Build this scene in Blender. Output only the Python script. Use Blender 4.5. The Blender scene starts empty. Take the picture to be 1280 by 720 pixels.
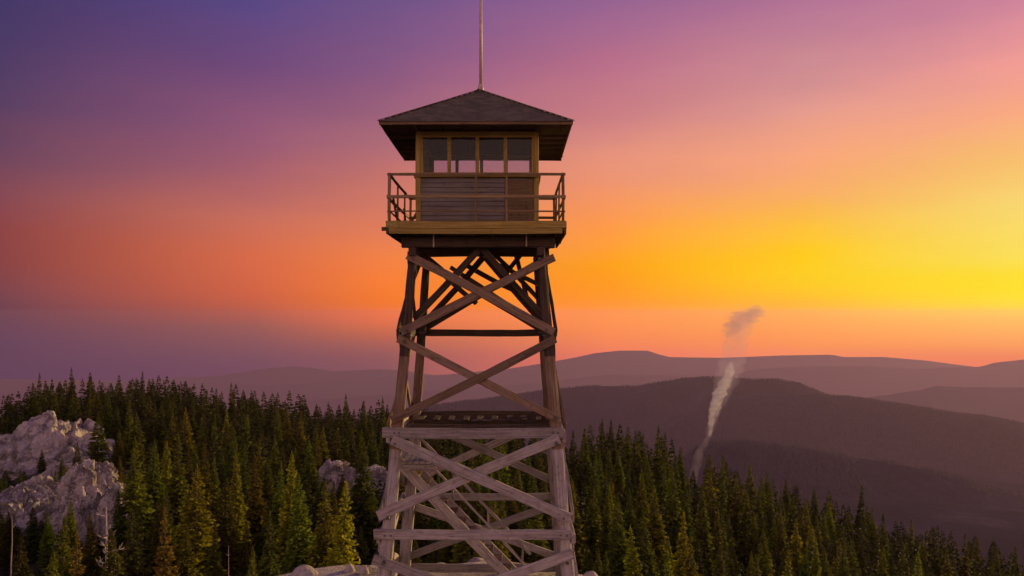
import bpy, math, random
import numpy as np
from mathutils import Vector, Matrix, noise as mnoise

random.seed(7); rng = np.random.default_rng(7)
S = bpy.context.scene
C = bpy.data.collections.new("place"); S.collection.children.link(C)
F = 1030.0; HX = 640.0; HY = 395.0
def P(x, y, d): return Vector(((x-HX)/F*d, d, (HY-y)/F*d))
def lin(c):
    return tuple(((v/255)/12.92 if v/255 <= .04045 else ((v/255+.055)/1.055)**2.4) for v in c)
def interp(x, tab):
    return np.interp(x, [t[0] for t in tab], [t[1] for t in tab])
def sstep(x, a, b):
    t = np.clip((x-a)/(b-a), 0, 1); return t*t*(3-2*t)

# ------------------------------------------------------------------ noise
def _hash(i, j, s):
    n = (i*374761393 + j*668265263 + s*1442695041) & 0xffffffff
    n = ((n ^ (n >> 13))*1274126177) & 0xffffffff
    return ((n ^ (n >> 16)) & 0xffff)/65535.0
def vnoise(x, y, s=0):
    x = np.asarray(x, float); y = np.asarray(y, float)
    xi = np.floor(x).astype(np.int64); yi = np.floor(y).astype(np.int64)
    fx = x-xi; fy = y-yi; fx = fx*fx*(3-2*fx); fy = fy*fy*(3-2*fy)
    a = _hash(xi, yi, s); b = _hash(xi+1, yi, s); c = _hash(xi, yi+1, s); d = _hash(xi+1, yi+1, s)
    return (a*(1-fx)+b*fx)*(1-fy)+(c*(1-fx)+d*fx)*fy
def fbm(x, y, o=4, s=0):
    t = 0; a = .5
    for k in range(o):
        t = t+a*(vnoise(x, y, s+k*17)-.5)*2; x = x*2.03+11.3; y = y*2.03+7.1; a *= .5
    return t

# ------------------------------------------------------------------ materials
def mat(name):
    m = bpy.data.materials.new(name); m.use_nodes = True
    nt = m.node_tree; nt.nodes.clear()
    out = nt.nodes.new("ShaderNodeOutputMaterial")
    return m, nt, out
def N(nt, t, **kw):
    n = nt.nodes.new(t)
    for k, v in kw.items():
        if k in n.inputs.keys(): n.inputs[k].default_value = v
        else: setattr(n, k, v)
    return n
def L(nt, a, b): nt.links.new(a, b)
def ramp(nt, stops, interp_='LINEAR'):
    r = nt.nodes.new("ShaderNodeValToRGB"); cr = r.color_ramp; cr.interpolation = interp_
    while len(cr.elements) > 1: cr.elements.remove(cr.elements[-1])
    cr.elements[0].position = stops[0][0]; cr.elements[0].color = (*stops[0][1], 1)
    for p, c in stops[1:]:
        e = cr.elements.new(p); e.color = (*c, 1)
    return r
def mixc(nt, f, a, b, blend='MIX'):
    m = nt.nodes.new("ShaderNodeMix"); m.data_type = 'RGBA'; m.blend_type = blend
    for sock, v in ((0, f), (6, a), (7, b)):
        if hasattr(v, 'links'): L(nt, v, m.inputs[sock])
        elif sock == 0: m.inputs[0].default_value = v
        else: m.inputs[sock].default_value = (*v, 1)
    return m.outputs[2]

def wood(name, dark, light, grey, greyness=.4, rough=.85, bump=.35):
    """old timber: grain runs along the piece's own X axis, colour differs from piece to piece"""
    m, nt, out = mat(name)
    tc = N(nt, "ShaderNodeTexCoord"); oi = N(nt, "ShaderNodeObjectInfo")
    mp = N(nt, "ShaderNodeMapping"); mp.inputs['Scale'].default_value = (1.2, 26, 26)
    off = N(nt, "ShaderNodeVectorMath", operation='SCALE'); off.inputs[3].default_value = 37
    cx = N(nt, "ShaderNodeCombineXYZ"); L(nt, oi.outputs['Random'], cx.inputs[0]); L(nt, oi.outputs['Random'], cx.inputs[1])
    L(nt, cx.outputs[0], off.inputs[0])
    ad = N(nt, "ShaderNodeVectorMath", operation='ADD'); L(nt, tc.outputs['Object'], ad.inputs[0]); L(nt, off.outputs[0], ad.inputs[1])
    L(nt, ad.outputs[0], mp.inputs[0])
    n1 = N(nt, "ShaderNodeTexNoise", Scale=1.0, Detail=6.0, Roughness=.65); L(nt, mp.outputs[0], n1.inputs[0])
    n2 = N(nt, "ShaderNodeTexNoise", Scale=1.6, Detail=4.0, Roughness=.6); L(nt, ad.outputs[0], n2.inputs[0])
    n3 = N(nt, "ShaderNodeTexNoise", Scale=9.0, Detail=3.0); L(nt, ad.outputs[0], n3.inputs[0])
    r1 = ramp(nt, [(.34, dark), (.66, light)]); L(nt, n1.outputs[0], r1.inputs[0])
    r2 = ramp(nt, [(.45-greyness*.25, (0, 0, 0)), (.75-greyness*.25, (1, 1, 1))]); L(nt, n2.outputs[0], r2.inputs[0])
    gm = N(nt, "ShaderNodeMath", operation='MULTIPLY'); L(nt, r2.outputs[0], gm.inputs[0]); gm.inputs[1].default_value = min(1, greyness*1.6)
    g2 = mixc(nt, .5, grey, r1.outputs[0])
    c = mixc(nt, gm.outputs[0], r1.outputs[0], g2)
    hv = N(nt, "ShaderNodeMapRange"); L(nt, oi.outputs['Random'], hv.inputs[0]); hv.inputs[3].default_value = .72; hv.inputs[4].default_value = 1.22
    hs = N(nt, "ShaderNodeHueSaturation"); L(nt, c, hs.inputs['Color']); L(nt, hv.outputs[0], hs.inputs['Value'])
    rk = ramp(nt, [(.30, (.25, .22, .2)), (.42, (1, 1, 1))]); L(nt, n3.outputs[0], rk.inputs[0])
    c2 = mixc(nt, .35, hs.outputs[0], rk.outputs[0], 'MULTIPLY')
    b = N(nt, "ShaderNodeBsdfPrincipled"); L(nt, c2, b.inputs['Base Color']); b.inputs['Roughness'].default_value = rough
    b.inputs['Specular IOR Level'].default_value = .25
    bp = N(nt, "ShaderNodeBump"); bp.inputs['Strength'].default_value = bump; bp.inputs['Distance'].default_value = .02
    L(nt, n1.outputs[0], bp.inputs['Height']); L(nt, bp.outputs[0], b.inputs['Normal'])
    L(nt, b.outputs[0], out.inputs[0]); return m

M = {}
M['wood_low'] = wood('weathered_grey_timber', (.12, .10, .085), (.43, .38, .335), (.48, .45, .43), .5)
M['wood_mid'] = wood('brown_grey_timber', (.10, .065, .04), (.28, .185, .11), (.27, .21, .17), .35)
M['wood_up'] = wood('dark_brown_timber', (.03, .02, .014), (.10, .066, .044), (.10, .085, .075), .25)  # dark stain, deepened for the shadow under the deck
M['trim'] = wood('olive_painted_trim', (.25, .17, .035), (.46, .33, .08), (.34, .27, .14), .25)
M['deck'] = wood('deck_boards', (.09, .06, .028), (.26, .175, .07), (.2, .16, .11), .3)
M['siding'] = wood('worn_grey_siding', (.125, .108, .085), (.29, .25, .20), (.31, .28, .25), .55)
M['panel'] = wood('brown_board_panel', (.1, .065, .03), (.21, .145, .065), (.2, .16, .1), .25)
M['soffit'] = wood('dark_soffit_boards', (.07, .04, .022), (.22, .13, .065), (.16, .12, .08), .3)
M['rail'] = wood('railing_timber', (.14, .09, .04), (.34, .225, .095), (.26, .2, .13), .35)

def shingles():
    m, nt, out = mat('grey_brown_shingles')
    tc = N(nt, "ShaderNodeTexCoord")
    br = N(nt, "ShaderNodeTexNoise", Scale=3.0, Detail=6.0, Roughness=.7); L(nt, tc.outputs['Object'], br.inputs[0])
    n2 = N(nt, "ShaderNodeTexNoise", Scale=45.0, Detail=3.0); L(nt, tc.outputs['Object'], n2.inputs[0])
    r = ramp(nt, [(.3, (.075, .066, .05)), (.55, (.145, .125, .088)), (.75, (.21, .18, .125))]); L(nt, br.outputs[0], r.inputs[0])
    r2 = ramp(nt, [(.3, (.6, .6, .6)), (.7, (1.15, 1.12, 1.1))]); L(nt, n2.outputs[0], r2.inputs[0])
    c = mixc(nt, 1.0, r.outputs[0], r2.outputs[0], 'MULTIPLY')
    b = N(nt, "ShaderNodeBsdfPrincipled", Roughness=.9); L(nt, c, b.inputs['Base Color'])
    bp = N(nt, "ShaderNodeBump", Strength=.5, Distance=.01); L(nt, n2.outputs[0], bp.inputs['Height']); L(nt, bp.outputs[0], b.inputs['Normal'])
    L(nt, b.outputs[0], out.inputs[0]); return m
M['shingle'] = shingles()

def glass():
    m, nt, out = mat('old_window_glass')
    fr = N(nt, "ShaderNodeFresnel", IOR=1.5)
    ad = N(nt, "ShaderNodeMath", operation='ADD'); ad.inputs[1].default_value = -.03; L(nt, fr.outputs[0], ad.inputs[0])
    t = N(nt, "ShaderNodeBsdfTransparent"); t.inputs[0].default_value = (.84, .85, .95, 1)
    g = N(nt, "ShaderNodeBsdfGlossy"); g.inputs['Roughness'].default_value = .04; g.inputs[0].default_value = (.9, .95, .98, 1)
    d = N(nt, "ShaderNodeBsdfDiffuse"); d.inputs[0].default_value = (.35, .4, .42, 1)
    mx = N(nt, "ShaderNodeMixShader"); L(nt, ad.outputs[0], mx.inputs[0]); L(nt, t.outputs[0], mx.inputs[1]); L(nt, g.outputs[0], mx.inputs[2])
    m2 = N(nt, "ShaderNodeMixShader"); m2.inputs[0].default_value = .015; L(nt, mx.outputs[0], m2.inputs[1]); L(nt, d.outputs[0], m2.inputs[2])
    L(nt, m2.outputs[0], out.inputs[0]); return m
M['glass'] = glass()

def simple(name, col, rough=.6, metal=0.0):
    m, nt, out = mat(name)
    tc = N(nt, "ShaderNodeTexCoord"); n = N(nt, "ShaderNodeTexNoise", Scale=14.0, Detail=4.0); L(nt, tc.outputs['Object'], n.inputs[0])
    r = ramp(nt, [(.3, tuple(v*.7 for v in col)), (.7, tuple(min(1, v*1.2) for v in col))]); L(nt, n.outputs[0], r.inputs[0])
    b = N(nt, "ShaderNodeBsdfPrincipled", Roughness=rough, Metallic=metal); L(nt, r.outputs[0], b.inputs['Base Color'])
    L(nt, b.outputs[0], out.inputs[0]); return m
M['mast'] = simple('painted_mast', (.62, .45, .36), .5)
M['metal'] = simple('dull_iron', (.12, .1, .09), .6, .6)

def foliage(name, dark, light, trans=.25, scale=1.3, zgrad=False):
    m, nt, out = mat(name)
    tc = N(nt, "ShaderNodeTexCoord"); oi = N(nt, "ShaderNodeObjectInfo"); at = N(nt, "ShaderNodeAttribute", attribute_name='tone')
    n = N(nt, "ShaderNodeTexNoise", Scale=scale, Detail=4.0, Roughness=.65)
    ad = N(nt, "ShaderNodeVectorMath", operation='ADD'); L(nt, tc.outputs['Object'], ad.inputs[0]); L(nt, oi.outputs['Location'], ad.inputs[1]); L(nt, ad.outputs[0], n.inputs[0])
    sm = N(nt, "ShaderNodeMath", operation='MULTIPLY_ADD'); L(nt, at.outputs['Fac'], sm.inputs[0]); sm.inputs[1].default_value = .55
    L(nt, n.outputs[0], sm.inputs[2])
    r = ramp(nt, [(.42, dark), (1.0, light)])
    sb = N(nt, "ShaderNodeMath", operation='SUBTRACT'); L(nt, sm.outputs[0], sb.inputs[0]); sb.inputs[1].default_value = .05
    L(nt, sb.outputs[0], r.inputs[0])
    c = mixc(nt, 1.0, r.outputs[0], oi.outputs['Color'], 'MULTIPLY')
    d = N(nt, "ShaderNodeBsdfPrincipled", Roughness=.75); d.inputs['Specular IOR Level'].default_value = .15; L(nt, c, d.inputs['Base Color'])
    t = N(nt, "ShaderNodeBsdfTranslucent"); L(nt, c, t.inputs[0])
    mx = N(nt, "ShaderNodeMixShader"); mx.inputs[0].default_value = trans; L(nt, d.outputs[0], mx.inputs[1]); L(nt, t.outputs[0], mx.inputs[2])
    L(nt, mx.outputs[0], out.inputs[0]); return m
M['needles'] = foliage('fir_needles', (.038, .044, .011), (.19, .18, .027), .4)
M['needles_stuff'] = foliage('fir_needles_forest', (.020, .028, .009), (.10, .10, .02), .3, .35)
M['far_needles'] = foliage('far_fir_needles', (.007, .009, .034), (.022, .026, .070), .1, .02)  # the blue is distance haze put into the fir colour
M['bark'] = wood('fir_bark', (.05, .04, .032), (.14, .11, .085), (.16, .14, .12), .3)
M['deadwood'] = wood('bleached_deadwood', (.2, .165, .14), (.42, .37, .33), (.45, .42, .4), .5)

def rockmat():
    m, nt, out = mat('pale_granite')
    g = N(nt, "ShaderNodeNewGeometry"); tc = N(nt, "ShaderNodeTexCoord")
    n1 = N(nt, "ShaderNodeTexNoise", Scale=.55, Detail=9.0, Roughness=.68); L(nt, tc.outputs['Object'], n1.inputs[0])
    n2 = N(nt, "ShaderNodeTexNoise", Scale=5.0, Detail=6.0, Roughness=.7); L(nt, tc.outputs['Object'], n2.inputs[0])
    v = N(nt, "ShaderNodeTexVoronoi", feature='DISTANCE_TO_EDGE', Scale=.22)
    wv = N(nt, "ShaderNodeVectorMath", operation='MULTIPLY_ADD'); L(nt, n2.outputs['Color'], wv.inputs[0]); wv.inputs[1].default_value = (3.5, 3.5, 3.5); L(nt, tc.outputs['Object'], wv.inputs[2])
    L(nt, wv.outputs[0], v.inputs[0])
    r = ramp(nt, [(.30, (.25, .215, .19)), (.5, (.54, .48, .43)), (.72, (.72, .65, .59))]); L(nt, n1.outputs[0], r.inputs[0])
    r2 = ramp(nt, [(.3, (.62, .58, .56)), (.6, (1, 1, 1))]); L(nt, n2.outputs[0], r2.inputs[0])
    c = mixc(nt, 1.0, r.outputs[0], r2.outputs[0], 'MULTIPLY')
    rv = ramp(nt, [(.0, (.35, .32, .3)), (.05, (1, 1, 1))]); L(nt, v.outputs[0], rv.inputs[0])
    c = mixc(nt, .85, c, rv.outputs[0], 'MULTIPLY')
    b = N(nt, "ShaderNodeBsdfPrincipled", Roughness=.9); L(nt, c, b.inputs['Base Color'])
    ad = N(nt, "ShaderNodeMath", operation='ADD'); L(nt, n2.outputs[0], ad.inputs[0]); L(nt, rv.outputs[0], ad.inputs[1])
    bp = N(nt, "ShaderNodeBump", Strength=.8, Distance=.25); L(nt, ad.outputs[0], bp.inputs['Height']); L(nt, bp.outputs[0], b.inputs['Normal'])
    L(nt, b.outputs[0], out.inputs[0]); return m
M['rock'] = rockmat()

def groundmat():
    m, nt, out = mat('forest_floor')
    tc = N(nt, "ShaderNodeTexCoord"); g = N(nt, "ShaderNodeNewGeometry")
    n1 = N(nt, "ShaderNodeTexNoise", Scale=.09, Detail=8.0, Roughness=.65); L(nt, tc.outputs['Object'], n1.inputs[0])
    n2 = N(nt, "ShaderNodeTexNoise", Scale=1.4, Detail=6.0, Roughness=.7); L(nt, tc.outputs['Object'], n2.inputs[0])
    r = ramp(nt, [(.35, (.03, .032, .014)), (.52, (.05, .045, .025)), (.68, (.13, .11, .085))]); L(nt, n1.outputs[0], r.inputs[0])
    r2 = ramp(nt, [(.3, (.5, .5, .45)), (.7, (1.2, 1.15, 1.1))]); L(nt, n2.outputs[0], r2.inputs[0])
    c = mixc(nt, 1.0, r.outputs[0], r2.outputs[0], 'MULTIPLY')
    b = N(nt, "ShaderNodeBsdfPrincipled", Roughness=.95); L(nt, c, b.inputs['Base Color'])
    bp = N(nt, "ShaderNodeBump", Strength=.6, Distance=.2); L(nt, n2.outputs[0], bp.inputs['Height']); L(nt, bp.outputs[0], b.inputs['Normal'])
    L(nt, b.outputs[0], out.inputs[0]); return m
M['ground'] = groundmat()
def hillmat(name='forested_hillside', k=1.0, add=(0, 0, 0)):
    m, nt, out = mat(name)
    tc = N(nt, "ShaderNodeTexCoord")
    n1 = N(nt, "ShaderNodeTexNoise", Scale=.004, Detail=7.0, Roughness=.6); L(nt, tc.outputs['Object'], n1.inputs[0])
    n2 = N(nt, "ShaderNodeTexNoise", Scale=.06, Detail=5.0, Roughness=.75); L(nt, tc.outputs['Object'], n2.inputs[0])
    r = ramp(nt, [(.35, (.009, .012, .034)), (.58, (.017, .021, .055)), (.72, (.06, .05, .085))]); L(nt, n1.outputs[0], r.inputs[0])  # blue cast of distance haze, put into the hillside colour
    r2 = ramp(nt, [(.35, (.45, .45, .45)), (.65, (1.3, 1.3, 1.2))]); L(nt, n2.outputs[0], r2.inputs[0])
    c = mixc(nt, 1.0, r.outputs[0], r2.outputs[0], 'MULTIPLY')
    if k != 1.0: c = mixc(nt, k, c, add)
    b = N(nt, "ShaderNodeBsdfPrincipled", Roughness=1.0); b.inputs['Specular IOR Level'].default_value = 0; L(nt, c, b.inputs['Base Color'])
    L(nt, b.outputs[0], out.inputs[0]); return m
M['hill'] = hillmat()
M['hazed_hill'] = hillmat('haze_paled_hillside', .85, (.26, .175, .17))  # paleness of far haze mixed into the base colour
M['mid_hill'] = hillmat('haze_tinted_hillside', .7, (.15, .11, .125))  # a weaker haze tint mixed into the base colour

# ------------------------------------------------------------------ object helpers
def meshobj(name, verts, faces, material, parent=None, smooth=False, loc=None, mw=None):
    me = bpy.data.meshes.new(name); me.from_pydata([tuple(v) for v in verts], [], faces); me.update()
    if smooth: me.polygons.foreach_set('use_smooth', [True]*len(me.polygons))
    me.materials.append(material)
    o = bpy.data.objects.new(name, me); C.objects.link(o)
    if parent: o.parent = parent
    if mw is not None: o.matrix_local = mw
    elif loc is not None: o.location = loc
    return o
def npmesh(name, V, Q, material, tone=None, tri=False, smooth=False):
    me = bpy.data.meshes.new(name); V = np.asarray(V, np.float32); Q = np.asarray(Q, np.int32)
    k = Q.shape[1]
    me.vertices.add(len(V)); me.vertices.foreach_set('co', V.ravel())
    me.loops.add(Q.size); me.loops.foreach_set('vertex_index', Q.ravel())
    me.polygons.add(len(Q)); me.polygons.foreach_set('loop_start', np.arange(len(Q), dtype=np.int32)*k)
    if smooth: me.polygons.foreach_set('use_smooth', np.ones(len(Q), bool))
    me.update(calc_edges=True)
    if tone is not None:
        a = me.attributes.new('tone', 'FLOAT', 'POINT'); a.data.foreach_set('value', np.asarray(tone, np.float32))
    me.materials.append(material)
    return me
def link(name, me, parent=None, loc=(0, 0, 0)):
    o = bpy.data.objects.new(name, me); C.objects.link(o); o.location = loc
    if parent: o.parent = parent
    return o
def tag(o, label=None, cat=None, group=None, kind=None):
    if label: o['label'] = label
    if cat: o['category'] = cat
    if group: o['group'] = group
    if kind: o['kind'] = kind
    return o
def empty(name, loc):
    o = bpy.data.objects.new(name, None); C.objects.link(o); o.location = loc; o.empty_display_size = .3; return o

def timber(name, p0, p1, w, h, m, root, up=(0, 0, 1), seed=None, jit=.008, ext=0.0, w1=None, seg=None, org=None):
    """a squared timber from p0 to p1 (scene coordinates); w across 'up x dir', h along up; slightly warped, bevelled, chipped ends"""
    p0 = Vector(p0); p1 = Vector(p1); d = (p1-p0); Ln = d.length; X = d.normalized()
    if ext: p0 = p0-X*ext; p1 = p1+X*ext; Ln += 2*ext
    Y = Vector(up).cross(X)
    if Y.length < 1e-4: Y = Vector((0, 1, 0)).cross(X)
    Y.normalize(); Z = X.cross(Y)
    r = random.Random(seed if seed is not None else hash((round(p0.x, 2), round(p0.z, 2), round(p1.x, 2))) & 0xffff)
    n = seg or max(2, int(Ln/.45)); c = min(w, h)*.14
    sw = r.uniform(-1, 1)*jit*1.5; sh = r.uniform(-1, 1)*jit*1.5; V = []; Fc = []
    for i in range(n+1):
        t = i/n; ww = w/2*(1 if w1 is None else (1-t)+t*w1/w); hh = h/2*(1 if w1 is None else (1-t)+t*w1/w)
        oy = sw*math.sin(math.pi*t)*3; oz = sh*math.sin(math.pi*t)*3
        ring = [(-ww+c, -hh), (ww-c, -hh), (ww, -hh+c), (ww, hh-c), (ww-c, hh), (-ww+c, hh), (-ww, hh-c), (-ww, -hh+c)]
        for (a, b) in ring:
            ex = r.uniform(-1, 1)*jit*2 if i in (0, n) else 0
            V.append((t*Ln-Ln/2+ex, a+oy+r.uniform(-1, 1)*jit, b+oz+r.uniform(-1, 1)*jit))
    for i in range(n):
        for k in range(8):
            a = i*8+k; b = i*8+(k+1) % 8; Fc.append((a, a+8, b+8, b))
    Fc.append(tuple(range(8))); Fc.append(tuple(range(n*8+7, n*8-1, -1)))
    mid = (p0+p1)/2
    O = org if org is not None else (Vector(root.location) if root.type == 'EMPTY' else Vector((0, 0, 0)))
    mw = Matrix(((X.x, Y.x, Z.x, mid.x-O.x), (X.y, Y.y, Z.y, mid.y-O.y), (X.z, Y.z, Z.z, mid.z-O.z), (0, 0, 0, 1)))
    return meshobj(name, V, Fc, m, root, mw=mw)
def boxv(a, b):
    x0, y0, z0 = a; x1, y1, z1 = b
    V = [(x0, y0, z0), (x1, y0, z0), (x1, y1, z0), (x0, y1, z0), (x0, y0, z1), (x1, y0, z1), (x1, y1, z1), (x0, y1, z1)]
    Fc = [(0, 3, 2, 1), (4, 5, 6, 7), (0, 1, 5, 4), (1, 2, 6, 5), (2, 3, 7, 6), (3, 0, 4, 7)]
    return V, Fc
class MB:
    def __init__(s): s.V = []; s.F = []
    def add(s, V, Fc):
        k = len(s.V); s.V += [tuple(v) for v in V]; s.F += [tuple(i+k for i in f) for f in Fc]
    def box(s, a, b): s.add(*boxv(a, b))
    def tube(s, pts, rad, n=7):
        V = []; Fc = []; pts = [Vector(p) for p in pts]; m_ = len(pts)
        for i, p in enumerate(pts):
            d = (pts[min(i+1, m_-1)]-pts[max(i-1, 0)]).normalized()
            a = d.cross(Vector((0, 0, 1)) if abs(d.z) < .9 else Vector((1, 0, 0))).normalized(); b = d.cross(a)
            rr = rad[i] if isinstance(rad, (list, tuple)) else rad
            for k in range(n):
                t = 2*math.pi*k/n; V.append(p+a*math.cos(t)*rr+b*math.sin(t)*rr)
        for i in range(m_-1):
            for k in range(n): Fc.append((i*n+k, i*n+(k+1) % n, (i+1)*n+(k+1) % n, (i+1)*n+k))
        Fc.append(tuple(range(n-1, -1, -1))); Fc.append(tuple(range((m_-1)*n, m_*n)))
        s.add(V, Fc)
    def obj(s, name, m, parent, org=(0, 0, 0), smooth=False):
        o = Vector(org); return meshobj(name, [Vector(v)-o for v in s.V], s.F, m, parent, smooth)

# ------------------------------------------------------------------ the near terrain
TX, D = -0.88, 22.4
DC = [(-600, 190), (0, 200), (300, 195), (480, 175), (640, 150), (760, 135), (900, 140), (1280, 150), (1900, 150)]
YT = [(-700, 560), (-300, 530), (0, 505), (25, 490), (55, 477), (90, 469), (150, 474), (200, 474), (260, 484), (320, 492), (370, 498), (430, 507), (480, 508), (560, 520), (640, 528),
      (700, 545), (740, 539), (770, 535), (830, 545), (852, 566), (866, 590), (880, 578), (910, 580), (950, 592), (1000, 610), (1070, 634), (1100, 645), (1160, 662), (1220, 676), (1280, 696), (1500, 760), (1900, 860)]
Z60 = [(-900, -21), (0, -22), (250, -23.5), (480, -24), (640, -23), (760, -26.5), (1000, -31), (1280, -35), (1900, -42)]
HT = 8.6
def near_ground(X, Y):
    X = np.asarray(X, float); Y = np.asarray(Y, float)
    r = np.hypot(X, Y); az = np.clip(np.arctan2(X, Y), -1.0, 1.0); px = HX+F*np.tan(az)
    dc = interp(px, DC); yt = interp(px, YT); zc = -(yt-HY)/F*dc*np.cos(az)-HT
    z60 = interp(px, Z60)
    t = np.clip((r-60)/(dc-60), 0, 1)
    z = z60+(zc-z60)*(t*t*(3-2*t)*.5+t*.5)
    z = z+fbm(X*.045, Y*.045, 3, 5)*1.5*np.clip(r/60, 0, 1)*np.clip(1-t*.7, .3, 1)
    over = np.clip(r-dc-4, 0, None)
    z = z-.30*over*(1-np.exp(-over/25))
    floor = -430-950*np.clip((r-1500)/9000,0,1)+fbm(X*.0009, Y*.0009, 4, 9)*60
    z = np.maximum(z, floor) if np.ndim(z) else max(z, floor)
    # the rocky knob that carries the tower
    kn = np.hypot((X+2.4)/6.3, (Y-22.2)/4.3)
    zk = -7.85+fbm(X*.5, Y*.5, 3, 3)*.16
    return zk+(z-zk)*sstep(kn, .95, 3.2)

def polar_ground():
    nr = 230; ths = []
    a = np.concatenate([np.linspace(-180, -45, 28)[:-1], np.linspace(-45, 45, 260), np.linspace(45, 180, 28)[1:-1]])
    rr = np.concatenate([[0.5], 3*np.power(15800/3.0, np.linspace(0, 1, nr))])
    A, R = np.meshgrid(np.radians(a), rr); X = R*np.sin(A); Y = R*np.cos(A)
    Z = near_ground(X, Y)
    V = np.stack([X, Y, Z], -1).reshape(-1, 3); na = len(a); n = len(rr)
    i, j = np.meshgrid(np.arange(n-1), np.arange(na), indexing='ij'); j2 = (j+1) % na
    Q = np.stack([i*na+j, i*na+j2, (i+1)*na+j2, (i+1)*na+j], -1).reshape(-1, 4)[:, ::-1]
    V = np.vstack([V, [[0, 0, float(near_ground(0, 0.0))]]])
    me = npmesh('ground', V, Q, M['ground'], smooth=True); me.materials.append(M['hill'])
    rq = np.hypot(V[Q[:, 0], 0], V[Q[:, 0], 1]); me.materials.append(M['rock']); kq = np.hypot((V[Q[:, 0], 0]+2.4)/6.3, (V[Q[:, 0], 1]-22.2)/4.3) < 1.25
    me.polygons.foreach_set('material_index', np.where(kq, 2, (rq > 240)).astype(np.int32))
    o = link('ground', me); tag(o, kind='structure')
polar_ground()

# ------------------------------------------------------------------ far hills
def ridge(name, dist, crest, width, floor, seed, bump=.06, ny=64, nx=260, dvar=.04):
    xs = np.linspace(crest[0][0], crest[-1][0], nx); ys = interp(xs, crest)
    dd = dist*(1+dvar*fbm(xs*.004, xs*0, 3, seed))
    zc = -(ys-HY)/F*dd
    V = []
    s = np.linspace(-1, 1, ny)
    Xc = (xs-HX)/F*dd
    for sy in s:
        prof = np.exp(-(abs(sy)*1.7)**1.6); prof = (prof-math.exp(-1.7**1.6))/(1-math.exp(-1.7**1.6))
        Y = dd+sy*width; X = Xc*(1+.0*sy)
        rel = (zc-floor)
        nz = fbm(X/width*3.2, Y/width*3.2, 5, seed+3)*bump*width*abs(sy)**.7*(1.15-abs(sy))
        gul = -abs(fbm(X/width*6, Y/width*2.0, 4, seed+8))*bump*width*1.2*abs(sy)**.8*(1.1-abs(sy))
        V.append(np.stack([X, Y, floor+rel*prof+nz+gul-(abs(sy) > .97)*60], -1))
    V = np.array(V).reshape(-1, 3)
    i, j = np.meshgrid(np.arange(ny-1), np.arange(nx-1), indexing='ij')
    Q = np.stack([i*nx+j, i*nx+j+1, (i+1)*nx+j+1, (i+1)*nx+j], -1).reshape(-1, 4)
    o = link(name, npmesh(name, V, Q, M['hazed_hill' if name in ('distant_mountains', 'left_mountains', 'farther_hill') else 'mid_hill' if name == 'far_hill' else 'hill'], smooth=True)); tag(o, kind='structure')
    return V.reshape(ny, nx, 3)
low = [(790, 640), (850, 585), (885, 556), (930, 554), (1000, 563), (1060, 570), (1130, 582), (1200, 598), (1280, 622), (1400, 650), (1600, 700)]
G0 = ridge('near_hill', 2500, low, 850, -690, 21, .07, 80, 260)
r1a = [(300, 560), (500, 512), (600, 500), (690, 487), (740, 482.5), (795, 483), (830, 477), (855, 472), (880, 471), (900, 472), (925, 474), (970, 474), (1000, 479), (1025, 490), (1100, 520), (1200, 560)]
G1 = ridge('forested_hill', 5300, r1a, 1150, -820, 31, .10, 60, 300)
r1b = [(780, 560), (860, 522), (915, 499), (950, 494), (990, 493), (1020, 492), (1060, 495), (1110, 503), (1160, 511), (1190, 517), (1230, 520), (1280, 530), (1400, 545), (1600, 590)]
G2 = ridge('long_forested_hill', 4600, r1b, 1250, -860, 41, .10, 60, 300)
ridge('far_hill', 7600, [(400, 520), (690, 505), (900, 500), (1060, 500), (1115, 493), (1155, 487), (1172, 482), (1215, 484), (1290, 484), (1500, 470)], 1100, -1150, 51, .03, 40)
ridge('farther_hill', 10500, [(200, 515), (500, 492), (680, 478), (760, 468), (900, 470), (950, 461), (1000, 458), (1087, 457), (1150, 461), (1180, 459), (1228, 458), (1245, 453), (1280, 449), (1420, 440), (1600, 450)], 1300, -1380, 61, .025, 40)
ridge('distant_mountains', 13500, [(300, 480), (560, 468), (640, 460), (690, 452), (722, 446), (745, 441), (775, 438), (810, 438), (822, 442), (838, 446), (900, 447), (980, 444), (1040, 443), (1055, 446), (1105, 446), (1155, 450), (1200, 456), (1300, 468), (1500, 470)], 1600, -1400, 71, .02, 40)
ridge('left_mountains', 14000, [(-300, 470), (0, 474), (150, 476), (270, 470), (313, 463.5), (344, 459), (371, 458), (395, 460), (418, 464), (472, 461.5), (500, 462), (560, 472), (700, 490)], 1400, -1400, 81, .02, 40)

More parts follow.
